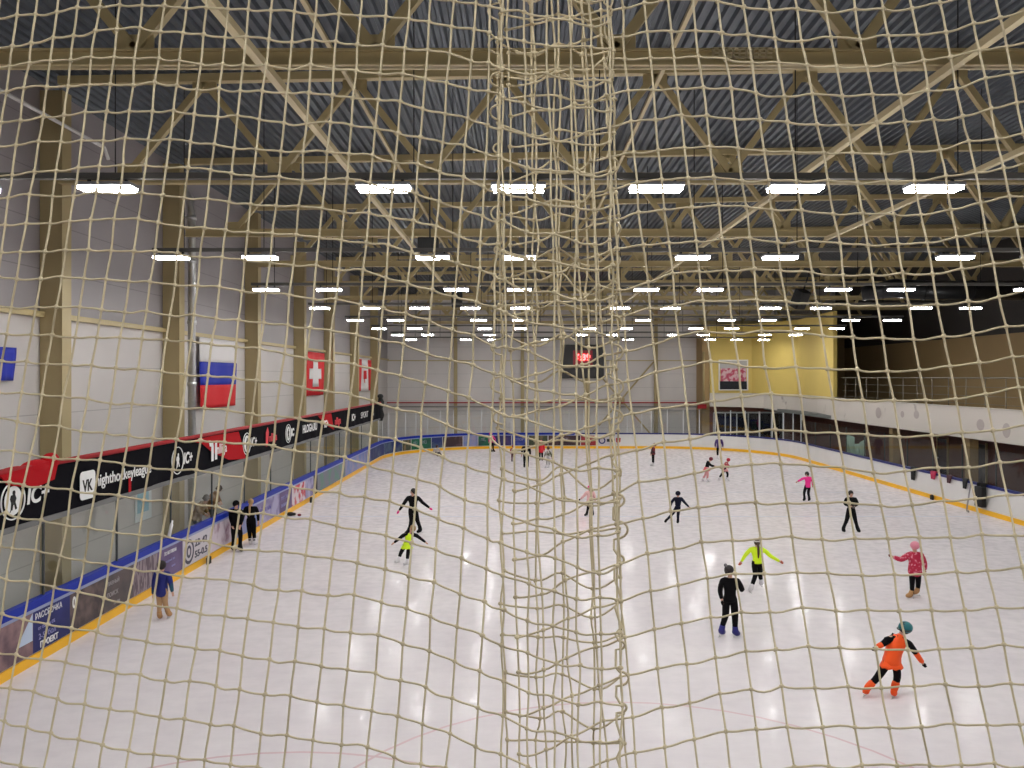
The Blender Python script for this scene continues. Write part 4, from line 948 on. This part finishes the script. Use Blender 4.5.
# child sitting on the ice
D_ = DF(456)
person(437, 457, 1.3, 'child in pale clothes with black boots sitting on the ice at the far boards', 'fr',
       dict(pelvis=(-.05,.1,.10), waist=(-.05,.1,.2), chest=(-.04,.1,.32), neck=(-.02,.08,.42), head=(0,.06,.50), shl=(-.15,.1,.38), shr=(.07,.1,.38), ell=(-.2,.12,.24), hal=(-.22,.14,.1), elr=(.14,.12,.26), har=(.2,.12,.12),
            hil=(-.09,.08,.1), hir=(.01,.08,.1), knl=(-.06,-.1,.2), knr=(.12,-.08,.2), anl=(.03,-.25,.07), anr=(.24,-.2,.07)), top=mat('offwhite_jacket', (200, 190, 186)), legs=mat('dark_grey_trousers', (50, 46, 50)), boots=K, hair=BR, D=D_, puff=1.2, blade=False)
# two people sitting behind the glass on the flag side
bm = bmesh.new(); bm_box(bm, (XL+.3, 22.5, -.03), (RXL-.3, 31, .24)); struct('floor_platform', bm, concrete)
for px, D, lab, m_, hm, f_ in ((200, 25.4, 'adult in mustard brown jacket bending forward behind the glass', mat('mustard_jacket', (122, 92, 44)), mat('grey_hair', (110, 104, 100)), 'right'),
                           (213.5, 27.6, 'second adult in tan brown jacket behind the glass, nearest the skaters in black', mat('tan_jacket', (150, 104, 56)), BR, 'right')):
    X = (px-CX)*D/F
    person(px, 0, 1.7, lab, f_, dict(pelvis=(-.08,0,.46), waist=(-.03,0,.55), chest=(.02,0,.66), neck=(.08,0,.75), head=(.12,0,.82), shl=(.0,-.11,.72), shr=(.0,.11,.72), ell=(.04,-.14,.6), hal=(.12,-.08,.54), elr=(.04,.14,.6), har=(.12,.08,.54),
           hil=(-.08,-.05,.45), hir=(-.08,.05,.45), knl=(.02,-.05,.26), knr=(.02,.05,.26), anl=(-.04,-.05,.06), anr=(-.04,.05,.06)), top=m_, legs=mat('dark_green_trousers', (34, 44, 44)), boots=K, hair=hm, D=D, child=False, long=.06, puff=1.25, blade=False, z0=.24, group='people behind the glass')
# odds and ends lying on the ice and rail
g = bmesh.new(); bm_ball(g, (0,0,.08), (.16,.1,.08)); bm_ball(g, (.1,.05,.07), (.1,.08,.06)); o = obj('skate_guard', g, black, None, True); o.location = P(283, 516, DF(516)) + Vector((0,0,0)); o.location.x += .3; o.location.z = 0
g = bmesh.new(); bm_ball(g, (.36,-.05,.05), (.08,.06,.05)); obj('red_strap', g, mat('dark_red_gloves', (0,0,0)), o, True); tag(o, 'pair of black skate guards lying on the ice beside the yellow kick plate', 'skate guards')
t = thing('water_bottle', 'white bottle tipped on the blue rail of the flag side boards', 'bottle', (RXL-.03, YL(173.5), 1.26)); t.rotation_euler = (-.5, 0, 0)
g = bmesh.new(); bm_tube(g, [(0,0,0),(0,0,.32),(0,0,.38)], [.045,.045,.025], 10); obj('bottle_body', g, white, t, True); g = bmesh.new(); bm_tube(g, [(0,0,.38),(0,0,.44)], .028, 8); obj('bottle_cap', g, white, t)

# ---------------------------------------------------------------- the nets in front of the camera
cord_m = mat('cream_cord', (206, 192, 160), .75, noise=.12, nscale=60)
YS = [0, 192, 384, 576, 768]
def interp(xs, ys, x):
    if x <= xs[0]: i = 0
    elif x >= xs[-1]: i = len(xs)-2
    else: i = max(k for k in range(len(xs)-1) if xs[k] <= x)
    m = []
    n = len(xs)
    def sl(k):
        if k == 0: return (ys[1]-ys[0])/(xs[1]-xs[0])
        if k == n-1: return (ys[-1]-ys[-2])/(xs[-1]-xs[-2])
        return (ys[k+1]-ys[k-1])/(xs[k+1]-xs[k-1])
    if x < xs[0]: return ys[0]+sl(0)*(x-xs[0])
    if x > xs[-1]: return ys[-1]+sl(n-1)*(x-xs[-1])
    h = xs[i+1]-xs[i]; t = (x-xs[i])/h; a, b = sl(i)*h, sl(i+1)*h
    return (2*t**3-3*t*t+1)*ys[i]+(t**3-2*t*t+t)*a+(-2*t**3+3*t*t)*ys[i+1]+(t**3-t*t)*b
LC = [[19,-8,-34,-60,-86],[37.5,10,-18,-44,-70],[59,31.5,-1,-18,-40],[78,54,23,-3,-25],[100,74.5,44,7,-20],[121,97,67,31,-5],[142.5,119.5,89,57,19],[165,142.5,113,81,44],[187.5,163,135.5,107,72],[207.5,185,161,132,99.5],[229,209,185,157,126],[250,230,207.5,182,152],[273,252,232,206,177],
      [295.5,277,256,230.5,204],[317,300,280.5,254,230],[339,324,303.5,279,257],[361.5,346,327,303.5,283],[386,370,352,330.5,310],[409,393,375.5,356,338.5],[431,416,399,384,366],[453.5,439,424.5,409,393],[476,462,448.5,434,419.5],[491,484,470.5,461,447],[503,498,492,485.5,474],
      [502,503,505,503,502],[524,526,527,528,528],[546,552,554,554,555],[569,575,577,578,578],[590,594,597,600,601],[607,611,614,618,621]]
LR = [[-12,-22,-16,-9,4],[17.5,5,11,17.5,29.5],[46,31,39,45.5,60],[65,58.5,65,72.5,89],[92,83,92,100,121],[122,111,119.5,129,150],[147,138.5,149,158,183],[176,166,176.5,186,213],[199,193.5,204,215,241],[226,220,233,246,271],[253,250,261,277.5,302],[278,280,292,308,335],
      [305,311,321,340,366],[333,337.5,350,371,401],[361,368,381,404,435],[390,403,413,437,468],[420,435,445,468,501],[451,464,479,501,533],[481.5,498,513,534.5,565],[514,533.5,548,568,598],[546.5,566,585.5,603,633],[577,602,620,637,669],[615,638,657,676,707],[651,674,692,712.5,745],[685,711,731,753,781],[720,749,768,790,820],[760,786,805,829,858],[798,824,843,868,898]]
LX = [0,128,256,384,476,520,556,590,622]
def ext_l(r):
    f = min(1., .55+max(r[-1], 0)/900); return r + [r[-1]+16*f+2, r[-1]+28*f, r[-1]+35*f, r[-1]+34*f]
RC = [[508,511,513,516,521],[533,536,538,540,547],[552,556,560,565,573],[570,577,584,594,606],[583,593,606,619.5,636],[600,613,629.5,649,667],[620,637,657,677,697.5],[644,663,684,706,730],[668,690,713,736,762],[692,716,741,765,794],[718,744,768.5,798,829],[743,770,798.5,829,863],[769,799,830,862,897],[795,830,860,894,929],[825,858.5,890.5,925.5,962],[853.5,889,922,958,995],[881.5,917,953,989.5,1029],[910.5,948,983.5,1024,1063],[940,978,1018,1057,1097],[969,1008.5,1050,1090,1130],[997.5,1036,1079,1120,1160],[1026,1066,1108,1150,1192]]
RX = [505,540,570,596,620,700,768,900,1024]
RRW = [[-24,-31,-20,-22,-44],[7,-1,11,8,-14],[34,31.5,38,36,12],[61,58,63,66.5,42.5],[93,87,93.5,95,73],[125,115,121.5,123.5,101.5],[155,147,151,152.5,134],[187,176,180,182,164],[218,207,209,215.5,196],[250,239,240,245,227],[285,271,271,275,259],[317,301,299.5,307,293],[350,333.5,332,339,325],[383,364,366,370,357],[415,402,395,401.5,388],
       [453,435,431,435.5,427],[489,471,464.5,470,461],[524,506,502,503,495],[562,543,538.5,538.5,533],[600,580,573,576,567],[639,619,610.5,610,608],[678,660,648,649,647],[718,700,688.5,686,683],[758,739,727,726,724],[797,779,768,765,765],[837,819,808,804,804],[877,858,847,843,842]]
def ext_r(r):
    f = min(1., .5+max(r[0], 0)/1000); return [r[0]+40*f, r[0]+31*f, r[0]+20*f, r[0]+8*f] + r
def net_depth(px, py):
    return max(.55, 1.17 - .10*(px/1024) - .29*(py/768))
def make_net(name, label, cols, rows, RXs, layer, jit, seed, wide=()):
    rnd = random.Random(seed)
    # extend sideways so that the net does not stop at the frame
    cols = [list(c) for c in cols]
    nr, nc = len(rows), len(cols)
    G = {}
    ph = rnd.uniform(0, 6)
    for i, r in enumerate(rows):
        for j, c in enumerate(cols):
            y = interp(RXs, r, c[2])
            for _ in range(5):
                x = interp(YS, c, y); y = interp(RXs, r, x)
            jj = jit(x) ; x += rnd.gauss(0, .7*jj); y += rnd.gauss(0, 1.5*jj)
            d = net_depth(x, y) + layer + .012*math.sin(i*.7+j*.35+ph) + rnd.gauss(0, .004)
            G[i, j] = P(x, y, d)
    CR = lambda p: .00112 + .0005*min(1, max(0, (p.z-EYE+.45)/.9))  # cords thinned downward, mimicking ice glare that eats into their edges
    bm = bmesh.new()
    def smooth(ps, sag, n=4):
        out = [ps[0]]
        for k in range(len(ps)-1):
            p0 = ps[max(k-1,0)]; p1 = ps[k]; p2 = ps[k+1]; p3 = ps[min(k+2,len(ps)-1)]
            s_ = rnd.gauss(0, sag); sh = rnd.gauss(0, sag)
            for q in range(1, n+1):
                t = q/n
                v = .5*((2*p1)+(p2-p0)*t+(2*p0-5*p1+4*p2-p3)*t*t+(3*p1-p0-3*p2+p3)*t**3)
                w = math.sin(t*PI); v = v + Vector((0, sh*w, -abs(s_)*w*.5 - sag*.35*math.sin(2*PI*t)*(1 if (k % 2) else .6)))
                out.append(v)
        return out
    for i in range(nr): sp = smooth([G[i, j] for j in range(nc)], .0018, 5); bm_tube(bm, sp, [CR(p) for p in sp], 5)
    for j in range(nc): sp = smooth([G[i, j] for i in range(nr)], .0007, 3); bm_tube(bm, sp, [CR(p) for p in sp], 5)
    for (i, j), p in G.items():
        q = Matrix.Rotation(rnd.uniform(0, PI), 3, 'Y'); k = CR(p)/.0017
        bm_ball(bm, p, (.0045*k*rnd.uniform(.85,1.1), .0034*k, .0036*k), 6, 4, q)
    o = obj(name, bm, cord_m, None, True)
    tag(o, label, 'net')
    return o
def widen(cols, n, side):
    out = [list(c) for c in cols]
    for k in range(n):
        if side < 0: a, b = out[0], out[1]; out.insert(0, [2*p-q for p, q in zip(a, b)])
        else: a, b = out[-1], out[-2]; out.append([2*p-q for p, q in zip(a, b)])
    return out
def more_rows(rows, n):
    out = [list(r) for r in rows]
    for k in range(n): out.insert(0, [2*a-b for a, b in zip(out[0], out[1])])
    for k in range(n): out.append([2*a-b for a, b in zip(out[-1], out[-2])])
    return out
jl = lambda x: .8 if x < 490 else 1.5
jr = lambda x: .8 if x > 628 else 1.5
lcols = widen([[c[0], c[1], c[2], c[3], c[4]] for c in LC], 40, -1)
make_net('safety_net', 'cream knotted cord net filling the flag wall half of the view', lcols, more_rows([ext_l(r) for r in LR], 9), LX, .0, jl, 3)
make_net('safety_net', 'cream knotted cord net filling the balcony half of the view', widen(RC, 38, 1), more_rows([ext_r(r) for r in RRW], 9), RX, .03, jr, 5)
FC_ = [[612,616,619,621,624],[582,586,589,592,596],[558,560,562,563,565],[531,533,535,536,538],[498,499,500,502,506]]
FR = []
y = -230.
k = 0
while y < 1100:
    a = 26*(.6+.4*math.sin(k*1.9)); FR.append([y+a*.2, y+a*.7, y+4, y+a, y+a*.4]); y += 27+ .0135*max(y, 0); k += 1
make_net('net_fold', 'gathered folds of cream net hanging down the middle where the two nets overlap', FC_[::-1], FR, [500, 530, 560, 592, 622], .055, lambda x: 1.8, 11)
# lacing cord curling down both edges of the overlap
def lacing(xs, sgn, seed, y1, step):
    rnd = random.Random(seed); pts = []; y = -20.
    while y < y1:
        x = interp(YS, xs, y); c = P(x, y, net_depth(x, y)+.03); r = .0085*rnd.uniform(.6, 1.25)
        pts.append(c + Vector((-sgn*.004, .004, .012)))
        if rnd.random() < .7:
            pts += [c + Vector((sgn*(r*math.sin(a/8*PI)*1.2), .005*a/8, r*math.cos(a/8*PI))) for a in range(0, 8)]
            pts.append(c + Vector((-sgn*.003, .006, -r*1.15)))
        else: pts.append(c + Vector((sgn*.003, .002, -.01)))
        y += step*rnd.uniform(.85, 1.15)
    bm = bmesh.new(); bm_tube(bm, pts, .0015, 5)
    obj('lacing_cord', bm, cord_m, bpy.data.objects['net_fold'], True)
lacing([607,611,614,618,621], 1, 4, 790, 31)
lacing([496,499,500,500,500], -1, 9, 420, 34)

# ---------------------------------------------------------------- camera, world
cam = bpy.data.cameras.new('camera'); co = bpy.data.objects.new('camera', cam); C.objects.link(co)
co.location = (0, 0, EYE); co.rotation_euler = (PI/2, 0, 0); cam.sensor_width = 36; cam.lens = F/1024*36
cam.shift_x = -8/1024; cam.shift_y = -7/1024; cam.clip_start = .05; cam.clip_end = 300
SC.camera = co
w = bpy.data.worlds.new('world'); SC.world = w; w.use_nodes = True
w.node_tree.nodes['Background'].inputs[0].default_value = (.5, .52, .56, 1); w.node_tree.nodes['Background'].inputs[1].default_value = .03
SC.view_settings.view_transform = 'Standard'; SC.view_settings.look = 'None'; SC.view_settings.gamma = 1; SC.view_settings.exposure = 0.2
SC.view_settings.use_curve_mapping = False
SC.cycles.use_denoising = True; SC.cycles.max_bounces = 6; SC.cycles.diffuse_bounces = 4; SC.cycles.glossy_bounces = 3; SC.cycles.transparent_max_bounces = 12
SC.cycles.sample_clamp_indirect = 6; SC.cycles.caustics_reflective = False; SC.cycles.caustics_refractive = False
